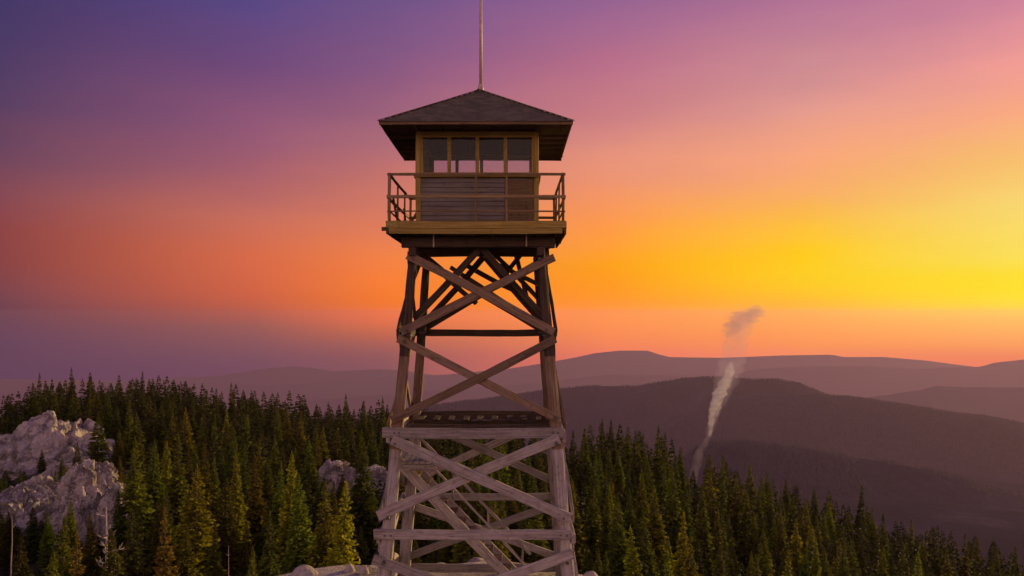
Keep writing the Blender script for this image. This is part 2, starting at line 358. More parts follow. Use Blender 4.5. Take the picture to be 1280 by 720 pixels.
def cones(name, G, n, hmin, hmax, seed, rows=(0, 40), layers=1):
    """a far forest: small pointed firs standing on a hillside grid G"""
    r = np.random.default_rng(seed); ny, nx, _ = G.shape
    u = r.uniform(rows[0], rows[1]-1.001, n); v = r.uniform(0, nx-1.001, n)
    i = u.astype(int); j = v.astype(int); fu = (u-i)[:, None]; fv = (v-j)[:, None]
    p = (G[i, j]*(1-fv)+G[i, j+1]*fv)*(1-fu)+(G[i+1, j]*(1-fv)+G[i+1, j+1]*fv)*fu
    keep = fbm(p[:, 0]*.0035, p[:, 1]*.0035, 4, seed+50)+r.uniform(-.06, .06, n) < .30; p = p[keep]; n = len(p)
    h = r.uniform(hmin, hmax, n)*(1+.3*fbm(p[:, 0]*.01, p[:, 1]*.01, 2, seed)); w = h*r.uniform(.16, .24, n)
    Vs = []; Qs = []; T = []; k = 5; base = 0
    for l in range(layers):
        z0 = h*(l/layers)*.85; z1 = h*(1 if l == layers-1 else (l+1.5)/layers*.85); ww = w*(1-l/(layers+.6))
        a0 = r.uniform(0, 6.28, n)
        for q in range(k):
            a = a0+q*2*math.pi/k; rr = ww*r.uniform(.7, 1.2, n)
            Vs.append(np.stack([p[:, 0]+rr*np.cos(a), p[:, 1]+rr*np.sin(a), p[:, 2]+z0-.5], -1))
        Vs.append(np.stack([p[:, 0], p[:, 1], p[:, 2]+z1], -1))
        ids = np.arange(n)
        for q in range(k):
            Qs.append(np.stack([base+q*n+ids, base+((q+1) % k)*n+ids, base+k*n+ids], -1))
        base += (k+1)*n; t = r.uniform(0, 1, n); T += [t]*(k+1)
    o = link(name, npmesh(name, np.concatenate(Vs), np.concatenate(Qs), M['far_needles'], tone=np.concatenate(T))); return o
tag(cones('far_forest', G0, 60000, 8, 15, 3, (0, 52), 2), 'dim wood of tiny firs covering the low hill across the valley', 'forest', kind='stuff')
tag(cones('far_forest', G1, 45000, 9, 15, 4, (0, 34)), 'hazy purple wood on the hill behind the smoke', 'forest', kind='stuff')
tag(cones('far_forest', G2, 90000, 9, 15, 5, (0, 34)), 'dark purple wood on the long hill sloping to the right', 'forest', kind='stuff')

# ------------------------------------------------------------------ conifers
def conifer(seed, Ht, R, whorls, nb, ns, sl, sw, slim=1.0, bare=.06, ragged=.2):
    """crown of a fir as needle sprays: numpy quads + tone per vertex"""
    r = np.random.default_rng(seed); V = []; T = []
    for w in range(whorls):
        t = bare+(1-bare)*(1-(1-(w+r.uniform(0, .7))/whorls)**1.25)
        if t > .995: continue
        prof = (1-t)**.9*(1-.25*math.exp(-((t-bare)/.07)))+.012
        if r.random() < ragged*.5: prof *= r.uniform(.5, .8)
        for b in range(nb):
            if r.random() < .05+ragged*.2: continue
            a = r.uniform(0, 2*math.pi); Lb = R*prof*r.uniform(.62, 1.18)*slim
            dx, dy = math.cos(a), math.sin(a)
            droop = .12+.35*(1-t)-(.75*max(0, t-.8)/.2)
            kk = max(2, int(ns*(Lb/(R*.8))+1)); s = (np.arange(kk)+r.uniform(.2, .9, kk))/kk
            s = .08+.92*s
            z = t*Ht-droop*Lb*s+.22*Lb*s*s
            cx = dx*Lb*s; cy = dy*Lb*s
            side = r.choice([-1, 1], kk)*r.uniform(.2, 1.1, kk)
            ca = a+side; fs = min(1.0, .12+prof*1.7); ln = sl*r.uniform(.6, 1.25, kk)*(1.15-.5*s)*fs; wd = sw*r.uniform(.7, 1.3, kk)*(.3+.75*fs)
            ux = np.cos(ca); uy = np.sin(ca); uz = r.uniform(-.35, .25, kk)
            tilt = r.uniform(-1.2, 1.2, kk)
            nx_ = -uy*np.cos(tilt); ny_ = ux*np.cos(tilt); nz_ = np.sin(tilt)
            p = np.stack([cx, cy, z], -1); U = np.stack([ux, uy, uz], -1)*ln[:, None]; W = np.stack([nx_, ny_, nz_], -1)*wd[:, None]/2
            q = np.stack([p, p+U*.45+W, p+U, p+U*.45-W], 1)
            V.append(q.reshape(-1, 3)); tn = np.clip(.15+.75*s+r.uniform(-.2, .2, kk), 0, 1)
            T.append(np.repeat(tn, 4))
    # leader
    for k in range(6):
        a = r.uniform(0, 6.28); h = Ht*(.95+.04*k/6); q = np.array([[0, 0, h-.3], [math.cos(a)*.035, math.sin(a)*.035, h], [0, 0, h+.35], [-math.cos(a)*.035, -math.sin(a)*.035, h]])
        V.append(q); T.append(np.full(4, .8))
    V = np.concatenate(V); T = np.concatenate(T); Q = np.arange(len(V)).reshape(-1, 4)
    return V, Q, T
def trunk_mesh(Ht, seed):
    r = random.Random(seed); mb = MB()
    pts = [(r.uniform(-.03, .03), r.uniform(-.03, .03), -.6+(Ht*.97+.6)*k/7) for k in range(8)]
    mb.tube(pts, [.17*(1-k/7.6)*Ht/9 for k in range(8)], 7)
    me = bpy.data.meshes.new('trunk'); me.from_pydata(mb.V, [], mb.F); me.materials.append(M['bark']); me.update(); return me
NEAR = []; MIDV = []; LOWV = []
for i, (R, sl_, rg) in enumerate([(1.25, 1, .2), (1.55, 1, .15), (1.05, 1, .45), (1.9, 1, .1), (1.35, 1, .6), (1.15, 1, .25)]):
    V, Q, T = conifer(100+i, 9, R, 72, 12, 11, .44, .19, ragged=rg)
    NEAR.append((npmesh('crown', V, Q, M['needles'], tone=T), trunk_mesh(9, i), R))
for i, (R, rg) in enumerate([(1.15, .2), (1.4, .2), (.95, .4), (1.25, .5), (1.05, .15), (1.5, .3)]):
    V, Q, T = conifer(200+i, 9, R, 52, 10, 6, .6, .28, ragged=rg)
    MIDV.append((npmesh('crown', V, Q, M['needles'], tone=T), trunk_mesh(9, 20+i), R))
for i, (R, rg) in enumerate([(1.15, .2), (1.4, .2), (.95, .4), (1.25, .3), (1.55, .2)]):
    LOWV.append(conifer(300+i, 9, R, 24, 8, 3, .95, .5, ragged=rg)+(R,))

TREES = []   # dict per tree
def gz(x, y): return float(near_ground(x, y))
def solve(px, ytop, H, lo=34, hi=215):
    """distance along the sight line at which a tree of height H standing on the ground reaches ytop"""
    best = None
    for d in np.arange(lo, hi, 1.0):
        X = (px-HX)/F*d; e = gz(X, d)+H-(HY-ytop)/F*d
        if best is None or abs(e) < abs(best[0]): best = (e, d)
        if abs(e) < .12: break
    return best[1]
COL = {'olive': (1.6, 1.85, .6), 'bright': (2.4, 2.35, .6), 'green': (1.3, 1.58, .65), 'dark': (.75, .88, .65), 'mid': (1.05, 1.15, .72), 'brown': (1.1, 1.15, .6), 'pale': (1.9, 1.7, 1.5), 'blackish': (.4, .45, .45)}  # blackish is the darkest fir tint
HERO = [
 # px, ytop, dist, variant, width scale, colour, label
 (243, 583, 44, 3, 1.05, 'olive', 'broad golden olive fir, its right side lit, largest tree near the bottom left'),
 (168, 549, 58, 4, 1.1, 'green', 'tall ragged yellow green fir just right of the craggy rock'),
 (219, 543, 63, 4, .95, 'brown', 'tall thin brownish fir rising behind the broad golden olive fir'),
 (296, 568, 66, 0, .9, 'olive', 'slim pointed olive fir with a half bare right side, beside the bare grey trunk'),
 (321, 570, 72, 0, .95, 'mid', 'slim dull green fir between the half bare fir and the tower'),
 (346, 580, 70, 5, .9, 'green', 'narrow green fir left of the brightest spire in the foreground row'),
 (367, 567, 66, 1, .9, 'bright', 'bright yellow green spire, tallest of the foreground row left of the tower'),
 (383, 590, 60, 1, .95, 'green', 'full green fir whose right edge touches the bright yellow green spire'),
 (403, 599, 58, 1, .9, 'green', 'full green fir above the large rounded boulder'),
 (421, 603, 54, 3, .8, 'bright', 'broad yellow green fir left of the tower, leaning out to the right low down'),
 (449, 557, 82, 1, 1.15, 'dark', 'wide dark round shouldered fir close left of the tower legs'),
 (464, 600, 84, 0, .9, 'dark', 'thin dark fir squeezed between the wide dark fir and the tower'),
 (306, 686, 41, 5, .8, 'green', 'small green fir tip low in front of the foreground row'),
 (209, 634, 50, 4, .8, 'pale', 'pale sparse young fir in front of the brownish fir'),
 (98, 668, 43, 4, .8, 'pale', 'pale half bare fir below the craggy rock'),
 (77, 648, 47, 5, .95, 'green', 'green fir with yellow tip below the left pink rocks'),
 (55, 690, 41, 1, .9, 'green', 'low green fir at the bottom left below the pink rocks'),
 (24, 668, 47, 1, .9, 'blackish', 'nearly black fir in the bottom left corner'),
 (150, 660, 45, 1, .9, 'dark', 'dark green fir at the foot of the tall ragged fir'),
 (282, 600, 60, 5, 1.1, 'dark', 'dark fir in the gap right of the broad golden olive fir'),
 (336, 640, 50, 5, .9, 'dark', 'dark low fir below the narrow green fir'),
 (122, 516, 118, 1, 1.25, 'dark', 'bushy dark fir growing on the top of the pale outcrop'),
 (68, 588, 92, 2, .9, 'olive', 'little olive fir standing on the ledge of the pale outcrop'),
 (96, 553, 108, 1, .8, 'dark', 'short dark fir in the cleft of the pale outcrop'),
 (27, 586, 95, 2, .8, 'dark', 'stunted dark fir in a crack of the left pink rocks'),
 (190, 552, 80, 1, .9, 'mid', 'rounded dull green fir between the two tall ragged firs'),
 (52, 562, 113, 5, .85, 'dark', 'small dark fir in front of the middle of the large pale outcrop'),
 (78, 571, 110, 1, .8, 'mid', 'small dull fir just left of the pale craggy rock'),
 (8, 588, 108, 0, .9, 'dark', 'small dark fir at the left edge between the two pale ledges'),
 (88, 628, 74, 5, .8, 'olive', 'young olive fir against the foot of the craggy rock'),
 (40, 634, 76, 1, .85, 'dark', 'young dark fir against the pinkish ledge'),
 (62, 641, 72, 0, .85, 'green', 'young green fir between the two young firs below the ledge'),
 (12, 640, 74, 5, .9, 'dark', 'young dark fir under the ledge at the left edge'),
 (116, 640, 66, 5, .8, 'mid', 'young dull fir in front of the craggy rock'),
 (150, 612, 70, 0, .9, 'dark', 'dark fir covering the right side of the craggy rock'),
 (147, 478, 172, 2, 1.0, 'mid', 'thin fir above the bushy fir of the outcrop'),
 (254, 556, 84, 0, 1.0, 'mid', 'dull fir tip behind the gap of the golden olive fir'),
 (90, 459, 190, 2, .95, 'dark', 'tallest dark spire of the forest skyline on the left'),
 (49, 466, 195, 2, 1., 'dark', 'dark spire on the skyline above the left end of the outcrop'),
 (178, 464, 185, 2, 1., 'dark', 'dark spire on the skyline right of the outcrop'),
 (290, 478, 180, 2, 1., 'dark', 'dark spire on the skyline near the middle of the left forest'),
 (433, 492, 165, 2, .9, 'dark', 'dark spire on the skyline between the tower and the left forest'),
 (479, 496, 150, 2, .9, 'dark', 'dark skyline spire just left of the tower legs'),
 (800, 659, 62, 0, .95, 'bright', 'brightest yellow fir right of the tower, near the bottom edge'),
 (850, 639, 66, 0, .9, 'bright', 'slim yellow green spire right of the brightest yellow fir'),
 (838, 690, 56, 5, .9, 'olive', 'olive fir tip at the bottom between the two bright firs'),
 (812, 637, 72, 0, .9, 'mid', 'dull slim fir behind the brightest yellow fir'),
 (742, 609, 78, 1, 1., 'mid', 'full dull green fir just right of the tower legs'),
 (758, 615, 76, 5, .9, 'mid', 'slim dull fir touching the full dull green fir right of the tower'),
 (776, 622, 72, 1, .95, 'mid', 'leafy dull fir left of the brightest yellow fir'),
 (715, 598, 74, 1, .95, 'brown', 'brownish fir whose side touches the right tower leg'),
 (803, 588, 92, 1, 1., 'brown', 'brownish rounded fir in the middle of the slope right of the tower'),
 (843, 581, 96, 1, 1., 'mid', 'broad fir left of the notch where the smoke begins'),
 (822, 606, 84, 1, .9, 'mid', 'fir with dull green crown under the notch trees'),
 (879, 603, 90, 0, .9, 'mid', 'slim fir straight below the smoke notch'),
 (754, 523, 122, 2, .8, 'blackish', 'thinnest black spire right of the tower on the forest skyline'),
 (767, 525, 122, 0, .95, 'blackish', 'thick black spire next to the thinnest spire right of the tower'),
 (713, 537, 118, 2, .9, 'dark', 'dark skyline spire almost touching the right tower leg'),
 (821, 532, 122, 2, .9, 'dark', 'dark skyline spire left of the smoke notch'),
 (796, 537, 122, 1, .95, 'dark', 'rounded skyline fir between the paired black spires and the notch'),
 (833, 540, 122, 2, .9, 'dark', 'dark skyline fir nearest the smoke on its left side'),
 (889, 567, 118, 1, 1.1, 'mid', 'blunt topped fir at the right edge of the smoke notch'),
 (902, 568, 119, 3, .7, 'mid', 'second blunt fir right of the smoke notch'),
 (1073, 606, 120, 0, .95, 'blackish', 'lone dark spire standing well above the right slope'),
 (1106, 639, 118, 2, .9, 'dark', 'dark spire a little right of the lone tall spire'),
 (1173, 659, 120, 2, .9, 'blackish', 'narrow black fir on the lower skyline of the right slope'),
 (1206, 666, 120, 2, .9, 'dark', 'dark skyline fir between the narrow black fir and the right edge'),
 (1243, 686, 116, 0, .9, 'dark', 'dark fir on the skyline closest to the right edge'),
 (1055, 676, 84, 0, .9, 'mid', 'pointed olive fir low under the lone dark spire'),
 (957, 664, 80, 1, .95, 'mid', 'full fir with an even cone low on the right slope'),
 (982, 690, 66, 0, .9, 'olive', 'olive fir tip at the bottom of the right slope'),
 (1148, 690, 80, 5, .9, 'olive', 'olive fir tip at the bottom below the narrow black fir'),
]
EXTRA_H = {}
for (px, yt, d, v, ws, cn, lab) in HERO:
    X = (px-HX)/F*d; g = gz(X, d); H = (HY-yt)/F*d-g
    if not 2.4 < H < 13.5:
        want = min(max(H, 5), 12.5); d = solve(px, yt, want); X = (px-HX)/F*d; g = gz(X, d); H = (HY-yt)/F*d-g
    TREES.append(dict(x=X, y=d, z=g, H=H, v=v, w=ws*(1.25 if d < 92 else 1.05)*(H/9)**.5, c=COL[cn], cn=cn, lab=lab, hero=True, px=px, yt=yt))

# rocks (px centre, y top, dist, half width px, height px)
ROCKS = [
 (62, 516, 128, 84, 112, 'large pale granite outcrop at the left edge, below the skyline forest', 1),
 (26, 598, 87, 78, 110, 'pinkish broken rock ledge at the left edge under the large outcrop', 2),
 (84, 578, 112, 52, 70, 'low pink slab between the large outcrop and the craggy rock', 17),
 (112, 574, 84, 33, 60, 'craggy pale rock between the ragged fir and the outcrop', 3),
 (138, 600, 80, 26, 55, 'pointed pale rock against the right side of the craggy rock', 4),
 (100, 622, 78, 24, 60, 'lower weathered lump below the craggy rock', 5),
 (-14, 545, 124, 76, 92, 'pale granite shoulder cut by the left edge, lower than the large outcrop', 2.5),
 (420, 574, 104, 22, 24, 'pale rock showing among dark firs left of the wide dark fir', 8),
 (466, 582, 104, 22, 24, 'pale rock between the wide dark fir and the tower legs', 9),
 (380, 706, 25.0, 19, 40, 'large rounded boulder at the bottom, left of the tower', 10),
 (437, 704, 25.2, 9, 30, 'small upright boulder right of the large rounded one', 11),
 (455, 707, 25.0, 8, 26, 'small boulder next to the left tower foot', 12),
 (600, 697, 26.6, 38, 30, 'flat pale boulder behind the base of the tower', 13),
 (548, 703, 26.2, 16, 24, 'low grey boulder behind the left tower leg', 14),
 (738, 714, 24.4, 14, 26, 'pale stone at the right foot of the tower', 15),
 (668, 705, 26.0, 12, 22, 'small stone behind the right tower leg', 16),
]
ROCKXY = []
def rock(px, yt, d, hw, hp, lab, seed):
    c = P(px, yt, d); w = hw/F*d; h = hp/F*d
    import bmesh
    big = hw > 15 and d > 60
    bm = bmesh.new(); bmesh.ops.create_icosphere(bm, subdivisions=6 if big else 4, radius=1)
    off = Vector((seed*7.3, seed*3.1, seed*1.7)); dep = w*.8
    if d < 40: h = max(.5, w*1.1)
    for v in bm.verts:
        p = v.co.copy(); n = p.normalized()
        q = Vector((p.x*1.0, p.y*1.0, p.z*1.5))+off
        q = q+Vector((mnoise.noise(q*1.3), mnoise.noise(q*1.3+Vector((9, 0, 0))), mnoise.noise(q*1.3+Vector((0, 9, 0)))))*.45
        if big:
            cell, pts = mnoise.voronoi(q*Vector((1.5, 1.5, 1.0)) if False else Vector((q.x*1.7, q.y*1.7, q.z*.9)))
            blk = (mnoise.cell_vector(pts[0]*7.0).x-.5)*(.22 if seed in (1, 2, 2.5, 17) else .46)
            rid = mnoise.ridged_multi_fractal(q*1.6, .9, 2.1, 6, 1.0, 2.0)
            r_ = 1+blk+(.085 if seed in (1, 2, 2.5, 17) else .12)*(rid-1.2)+(.09 if seed in (1, 2, 2.5, 17) else .09)*mnoise.fractal(q*4.5, .7, 2.2, 4)
        else: r_ = 1+.14*mnoise.noise(q*1.2)+.05*mnoise.noise(q*4)
        v.co = n*r_
    zs = max(v.co.z for v in bm.verts)
    for v in bm.verts:
        x, y, z = v.co
        zz = z/zs
        if big: zz = math.copysign(abs(zz)**.8, zz)
        fl = 1+(.45*(1-zz) if big or d > 60 else 0)
        v.co = (x*w*fl*(.8 if fl > 1 else 1), y*dep*fl, (zz-1)*h)
    me = bpy.data.meshes.new('rock'); bm.to_mesh(me); bm.free(); me.materials.append(M['rock'])
    me.polygons.foreach_set('use_smooth', [not big]*len(me.polygons))
    o = bpy.data.objects.new('rock_outcrop' if big else 'boulder', me); C.objects.link(o)
    o.location = (c.x, c.y+(dep*.3 if d > 40 else 0), c.z)
    tag(o, lab, 'rock'); ROCKXY.append((c.x, c.y+dep*.3, w, dep, c.z-.35*h))
for R_ in ROCKS: rock(*R_)

# every other fir of the near forest
def fill():
    cell = 3.0; out = []
    for gx in np.arange(-215, 205, cell):
        for gy in np.arange(36, 222, cell):
            x = gx+random.uniform(-.46, .46)*cell; y = gy+random.uniform(-.46, .46)*cell
            r = math.hypot(x, y); px = HX+F*x/y
            if px < -560 or px > 1800: continue
            dc = float(interp(px, DC))
            lo = 58 if px < 640 else 64
            if px < 340: lo = 52
            if r > dc+10 or r < lo: continue
            if math.hypot((x+2)/10, (y-23)/14) < 1: continue
            if any(((x-a)/(b_*.93))**2+((y-b)/(c_*.85))**2 < 1 and abs(b_) > 1.5 for a, b, b_, c_, _ in ROCKXY): continue
            dens = vnoise(x*.06, y*.06, 77)
            if 130 < px < 500 and r < 130 and dens < .32: continue
            if random.random() < .08: continue
            out.append((x, y, px, r, dc))
    return out
heroxy = [(t['x'], t['y']) for t in TREES]
for (x, y, px, r, dc) in fill():
    if any((x-a)**2+(y-b)**2 < 2.6 for a, b in heroxy): continue
    H = random.gauss(7.9, 1.7); H = min(max(H, 4.2), 11.5)
    if random.random() < .12: H *= .7
    g = gz(x, y); yt = HY-(g+H)/y*F
    # keep the crown below the skyline and clear of the rocks the photograph shows
    lim = float(interp(px, YT))-9+random.expovariate(1/8.0)*random.choice((1, 1, .4))
    if r > dc*.6 and yt < lim: H = max(3.6, (HY-lim)/F*y-g); yt = HY-(g+H)/y*F
    front = [R_ for R_ in ROCKS if R_[2] > y and abs(px-R_[0]) < R_[3]*.9 and y > 40]
    bad = False
    for R_ in front:
        keep = R_[1]+(66 if R_[3] > 80 else 42 if R_[3] > 70 else R_[4]*(.75 if R_[3] > 20 else .7))
        if yt < keep:
            H2 = (HY-keep-random.uniform(0, 12))/F*y-g
            if H2 < 1.4: bad = True
            else: H = min(H, H2)
    if bad: continue
    # hero crowns stay readable: nothing much taller right in front of them
    yt = HY-(g+H)/y*F
    for t in TREES:
        if t.get('hero') and y < t['y']-.5 and abs(px-t['px']) < 11 and yt < t['yt']+70 and t['y'] < 100:
            H2 = (HY-(t['yt']+75))/F*y-g
            if H2 < 3.0: bad = True
            else: H = min(H, H2)
    if bad: continue
    k = vnoise(x*.05+4, y*.05, 31)+random.uniform(-.25, .25)
    cn = 'dark' if k < .38 else 'mid' if k < .62 else 'green' if k < .8 else 'olive' if k < .95 else 'brown'
    if r > 140: cn = 'dark' if k < .7 else 'mid'
    if px > 860 and random.random() < .3: cn = 'brown'
    TREES.append(dict(x=x, y=y, z=g, H=H, v=random.randrange(6), w=random.uniform(.85, 1.3)*(H/9)**.3, c=COL[cn], cn=cn, lab=None, hero=False, px=px, yt=HY-(g+H)/y*F))
# which of them show: paint triangles from near to far on a coarse grid
GW, GH = 640, 360; cov = np.zeros((GH, GW), bool)
TREES.sort(key=lambda t: t['y'])
for t in TREES:
    cx = t['px']/2; y0 = t['yt']/2; hpx = t['H']/t['y']*F/2; hw = 1.35*t['w']/t['y']*F/2; vis = 0
    ya, yb = max(0, int(y0)), min(GH-1, int(y0+hpx))
    for yy in range(ya, yb+1):
        ww = max(.5, hw*max(0.0, min(1, (yy-y0)/hpx))**.85); a = max(0, int(round(cx-ww))); b = min(GW, int(round(cx+ww))+1)
        if b > a:
            row = cov[yy, a:b]; vis += int((~row).sum()); row[:] = True
    t['vis'] = vis
vis_sorted = sorted((t for t in TREES if not t['hero']), key=lambda t: -t['vis'])
NH = sum(t['hero'] for t in TREES)
single = vis_sorted[:292-NH]; rest = [t for t in vis_sorted[292-NH:]]
word = {'olive': 'olive', 'bright': 'bright', 'green': 'green', 'dark': 'dark', 'mid': 'dull green', 'brown': 'brownish', 'pale': 'pale', 'blackish': 'black'}
SHORT = {}
for t in TREES:
    if t['hero']: SHORT[id(t)] = t['lab']
anchors = [(t['px'], t['yt'], a) for t in TREES if t['hero'] for px_, a in [
 (243, 'the broad golden olive fir'), (168, 'the tall ragged fir beside the rock'), (296, 'the half bare slim fir'), (367, 'the tallest bright foreground spire'), (449, 'the wide dark fir left of the tower'),
 (122, 'the bushy fir on the outcrop'), (90, 'the tallest skyline spire'), (178, 'the skyline spire right of the outcrop'), (290, 'the middle spire of the left skyline'), (433, 'the last skyline spire before the tower'),
 (800, 'the brightest yellow fir'), (742, 'the full fir beside the right tower leg'), (843, 'the broad fir left of the smoke notch'), (767, 'the thick black spire right of the tower'),
 (889, 'the blunt fir right of the smoke notch'), (1073, 'the lone dark spire on the right slope'), (1173, 'the narrow black fir low on the right'), (957, 'the even cone fir low on the right slope'),
 (1055, 'the olive fir under the lone spire'), (49, 'the skyline spire at far left')] if t['px'] == px_]
used = {}
for t in sorted(single, key=lambda t: -t['vis']):
    best = sorted(anchors, key=lambda a: math.hypot(a[0]-t['px'], a[1]-t['yt']))[:8]
    size = 'tall' if t['H'] > 9 else 'short' if t['H'] < 6.6 else 'slim' if t['w'] < .92 else 'full'
    lab = None
    for (ax, ay, an) in best:
        dx = t['px']-ax; dy = t['yt']-ay
        dr = ('left of' if dx < 0 else 'right of') if abs(dx) > abs(dy)*1.5 else ('below' if dy > 0 else 'above') if abs(dy) > abs(dx)*1.5 else ('below and left of' if dx < 0 and dy > 0 else 'below and right of' if dy > 0 else 'behind and left of' if dx < 0 else 'behind and right of')
        cand = f"{size} {word[t['cn']]} fir {dr} {an}"
        if cand not in used and len(cand.split()) < 16: lab = cand; break
    if lab is None:
        zone = 'the forest left of the tower' if t['px'] < 600 else 'the slope right of the tower'
        lab = f"{size} {word[t['cn']]} fir packed among its like in {zone}"
    used[lab] = 1; t['lab'] = lab
for t in [t for t in TREES if t['hero']]+single:
    big = t['y'] < 92
    crown, trunk, R = (NEAR if big else MIDV)[t['v'] % 6]
    e = empty('fir_tree', (t['x'], t['y'], t['z'])); rz = random.uniform(0, 6.28)
    e.rotation_euler = (random.gauss(0, .022), random.gauss(0, .022), rz); s = t['H']/9; e.scale = (t['w'], t['w'], s)
    tag(e, t['lab'], 'tree', 'firs of the near forest')
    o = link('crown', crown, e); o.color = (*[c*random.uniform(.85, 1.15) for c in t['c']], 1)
    link('trunk', trunk, e)
# the remaining, mostly hidden firs: one mass
Vs = []; Qs = []; Ts = []; base = 0
for t in rest:
    V, Q, T, R = LOWV[random.randrange(5)]; a = random.uniform(0, 6.28); ca, sa = math.cos(a), math.sin(a); w = t['w']; s = t['H']/9
    W = np.stack([(V[:, 0]*ca-V[:, 1]*sa)*w+t['x'], (V[:, 0]*sa+V[:, 1]*ca)*w+t['y'], V[:, 2]*s+t['z']], -1)
    Vs.append(W); Qs.append(Q+base); Ts.append(T*.7+random.uniform(-.1, .3)); base += len(V)
o = link('fir_forest', npmesh('fir_forest', np.concatenate(Vs), np.concatenate(Qs), M['needles_stuff'], tone=np.concatenate(Ts)))
tag(o, 'dense mass of dark firs filling the slopes between the nearer trees', 'forest', kind='stuff')
#print('FALLBACK', sum('packed' in t['lab'] for t in single)); print('TREES', len(TREES), 'single', len(single)+NH, 'rest', len(rest), 'minvis', single[-1]['vis'])

# bare snags
def snag(px, ybot, ytop, d, lab, seed, nbr=14, blen=.9, thick=.13):
    r = random.Random(seed); top = P(px, ytop, d); g = gz(top.x, d); H = top.z-g
    mb = MB(); pts = [(r.uniform(-.05, .05), r.uniform(-.05, .05), -.4+(H+.4)*k/8) for k in range(9)]
    mb.tube(pts, [thick*(1-k/9.5) for k in range(9)], 7)
    for k in range(nbr):
        t = r.uniform(.3, .97); i = int(t*8); p = Vector(pts[i]).lerp(Vector(pts[min(8, i+1)]), t*8-i)
        a = r.uniform(0, 6.28); l = blen*(1.25-t)*r.uniform(.6, 1.3); q = [p]
        d_ = Vector((math.cos(a), math.sin(a), r.uniform(-.2, .5)))
        for s_ in range(3): q.append(q[-1]+d_*l/3); d_ = (d_+Vector((r.uniform(-.5, .5), r.uniform(-.5, .5), r.uniform(-.1, .6)))).normalized()
        mb.tube(q, [thick*.3, thick*.22, thick*.15, thick*.07], 5)
        for s_ in range(3):
            p2 = q[1+r.randrange(2)]; d2 = (d_+Vector((r.uniform(-1, 1), r.uniform(-1, 1), r.uniform(-.5, .7)))).normalized()
            mb.tube([p2, p2+d2*l*.3, p2+d2*l*.5+Vector((0, 0, .05))], [thick*.13, thick*.09, thick*.04], 4)
    o = mb.obj('dead_tree', M['deadwood'], None, smooth=True); o.location = (top.x, d, g); tag(o, lab, 'dead tree', 'bleached dead trees in the forest')
snag(133, 720, 634, 46, 'bleached dead tree with twisted bare branches below the craggy rock', 1, 22, 1.7, .17)
snag(14, 720, 646, 46, 'thin bleached dead trunk at the bottom left edge', 2, 5, .5, .1)
snag(287, 700, 682, 43, 'leaning white dead branch in the dark gap at the bottom', 8, 6, .8, .06)

# ------------------------------------------------------------------ the lookout tower
T = empty('lookout_tower', (TX, D, -7.85))
tag(T, 'tall weathered timber fire lookout tower with a windowed cabin, standing on the rocky knob', 'lookout tower')
O = Vector(T.location)
def th(z): return 1.615+(1.51-z)*.0807
def corner(sx, sy, z, k=0.0): return Vector((TX+sx*(th(z)+k), D+sy*(th(z)+k), z))
def legw(z): return .20+(1.72-z)/(9.9)*.15
for sx in (-1, 1):
    for sy in (-1, 1):
        leg = timber('leg', corner(sx, sy, -8.3), corner(sx, sy, 1.72), .35, .35, M['wood_low'], T, up=(0, 1, 0), w1=.21, jit=.01)
        # the upper half of every post is darker, stained timber spliced on
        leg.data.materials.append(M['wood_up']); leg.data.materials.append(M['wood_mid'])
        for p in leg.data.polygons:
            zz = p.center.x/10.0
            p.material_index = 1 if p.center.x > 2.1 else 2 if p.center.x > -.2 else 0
        iron = MB()
        for zc_ in (-2.9, -.45):
            a = corner(sx, sy, zc_); w_ = legw(zc_)/2+.02
            iron.box((a.x-w_, a.y-w_, zc_-.05), (a.x+w_, a.y+w_, zc_-.02))
        iron.obj('iron_strap', M['metal'], T, O)
def fz(y, dist): return (HY-y)/F*dist
def face(side, u, z, off):
    t = th(z); w = legw(z)/2
    if side == 'front': return Vector((TX+u*t, D-t-w-off, z))
    if side == 'back': return Vector((TX+u*t, D+t+w+off, z))
    if side == 'left': return Vector((TX-t-w-off, D+u*t, z))
    return Vector((TX+t+w+off, D+u*t, z))
NRM = {'front': (0, -1, 0), 'back': (0, 1, 0), 'left': (-1, 0, 0), 'right': (1, 0, 0)}
def brace(side, u0, z0, u1, z1, off, w, th_, m, name='cross_brace', ext=.06, **k):
    return timber(name, face(side, u0, z0, off), face(side, u1, z1, off), w, th_, m, T, up=NRM[side], ext=ext, **k)
def fp(x, y):   # a point of the front face from the photograph
    d = 20.3
    for _ in range(4): z = fz(y, d); d = D-th(z)-.15
    X = (x-HX)/F*d; return (X-TX)/th(z), z
def fb(p, q, off, w, t_, m, **k):
    a = fp(*p); b = fp(*q); return brace('front', a[0], a[1], b[0], b[1], off, w, t_, m, **k)
# front face, as photographed
fb((513, 321), (689, 414), .145, .21, .08, M['wood_mid'])
fb((690, 323), (504, 414), .05, .20, .08, M['wood_mid'])
fb((500, 424), (697, 523), .05, .20, .08, M['wood_mid'])
fb((691, 425), (493, 523), .145, .20, .08, M['wood_mid'])
fb((494, 550), (709, 645), .145, .25, .09, M['wood_low'])
fb((696, 549), (476, 643), .05, .25, .09, M['wood_low'])
fb((470, 699), (716, 786), .05, .24, .09, M['wood_low'])
fb((712, 691), (462, 782), .145, .24, .09, M['wood_low'])
fb((481, 540.5), (701, 540.5), .05, .255, .10, M['wood_low'], name='horizontal_beam')
fb((471, 667), (711, 667), .05, .23, .10, M['wood_low'], name='horizontal_beam')
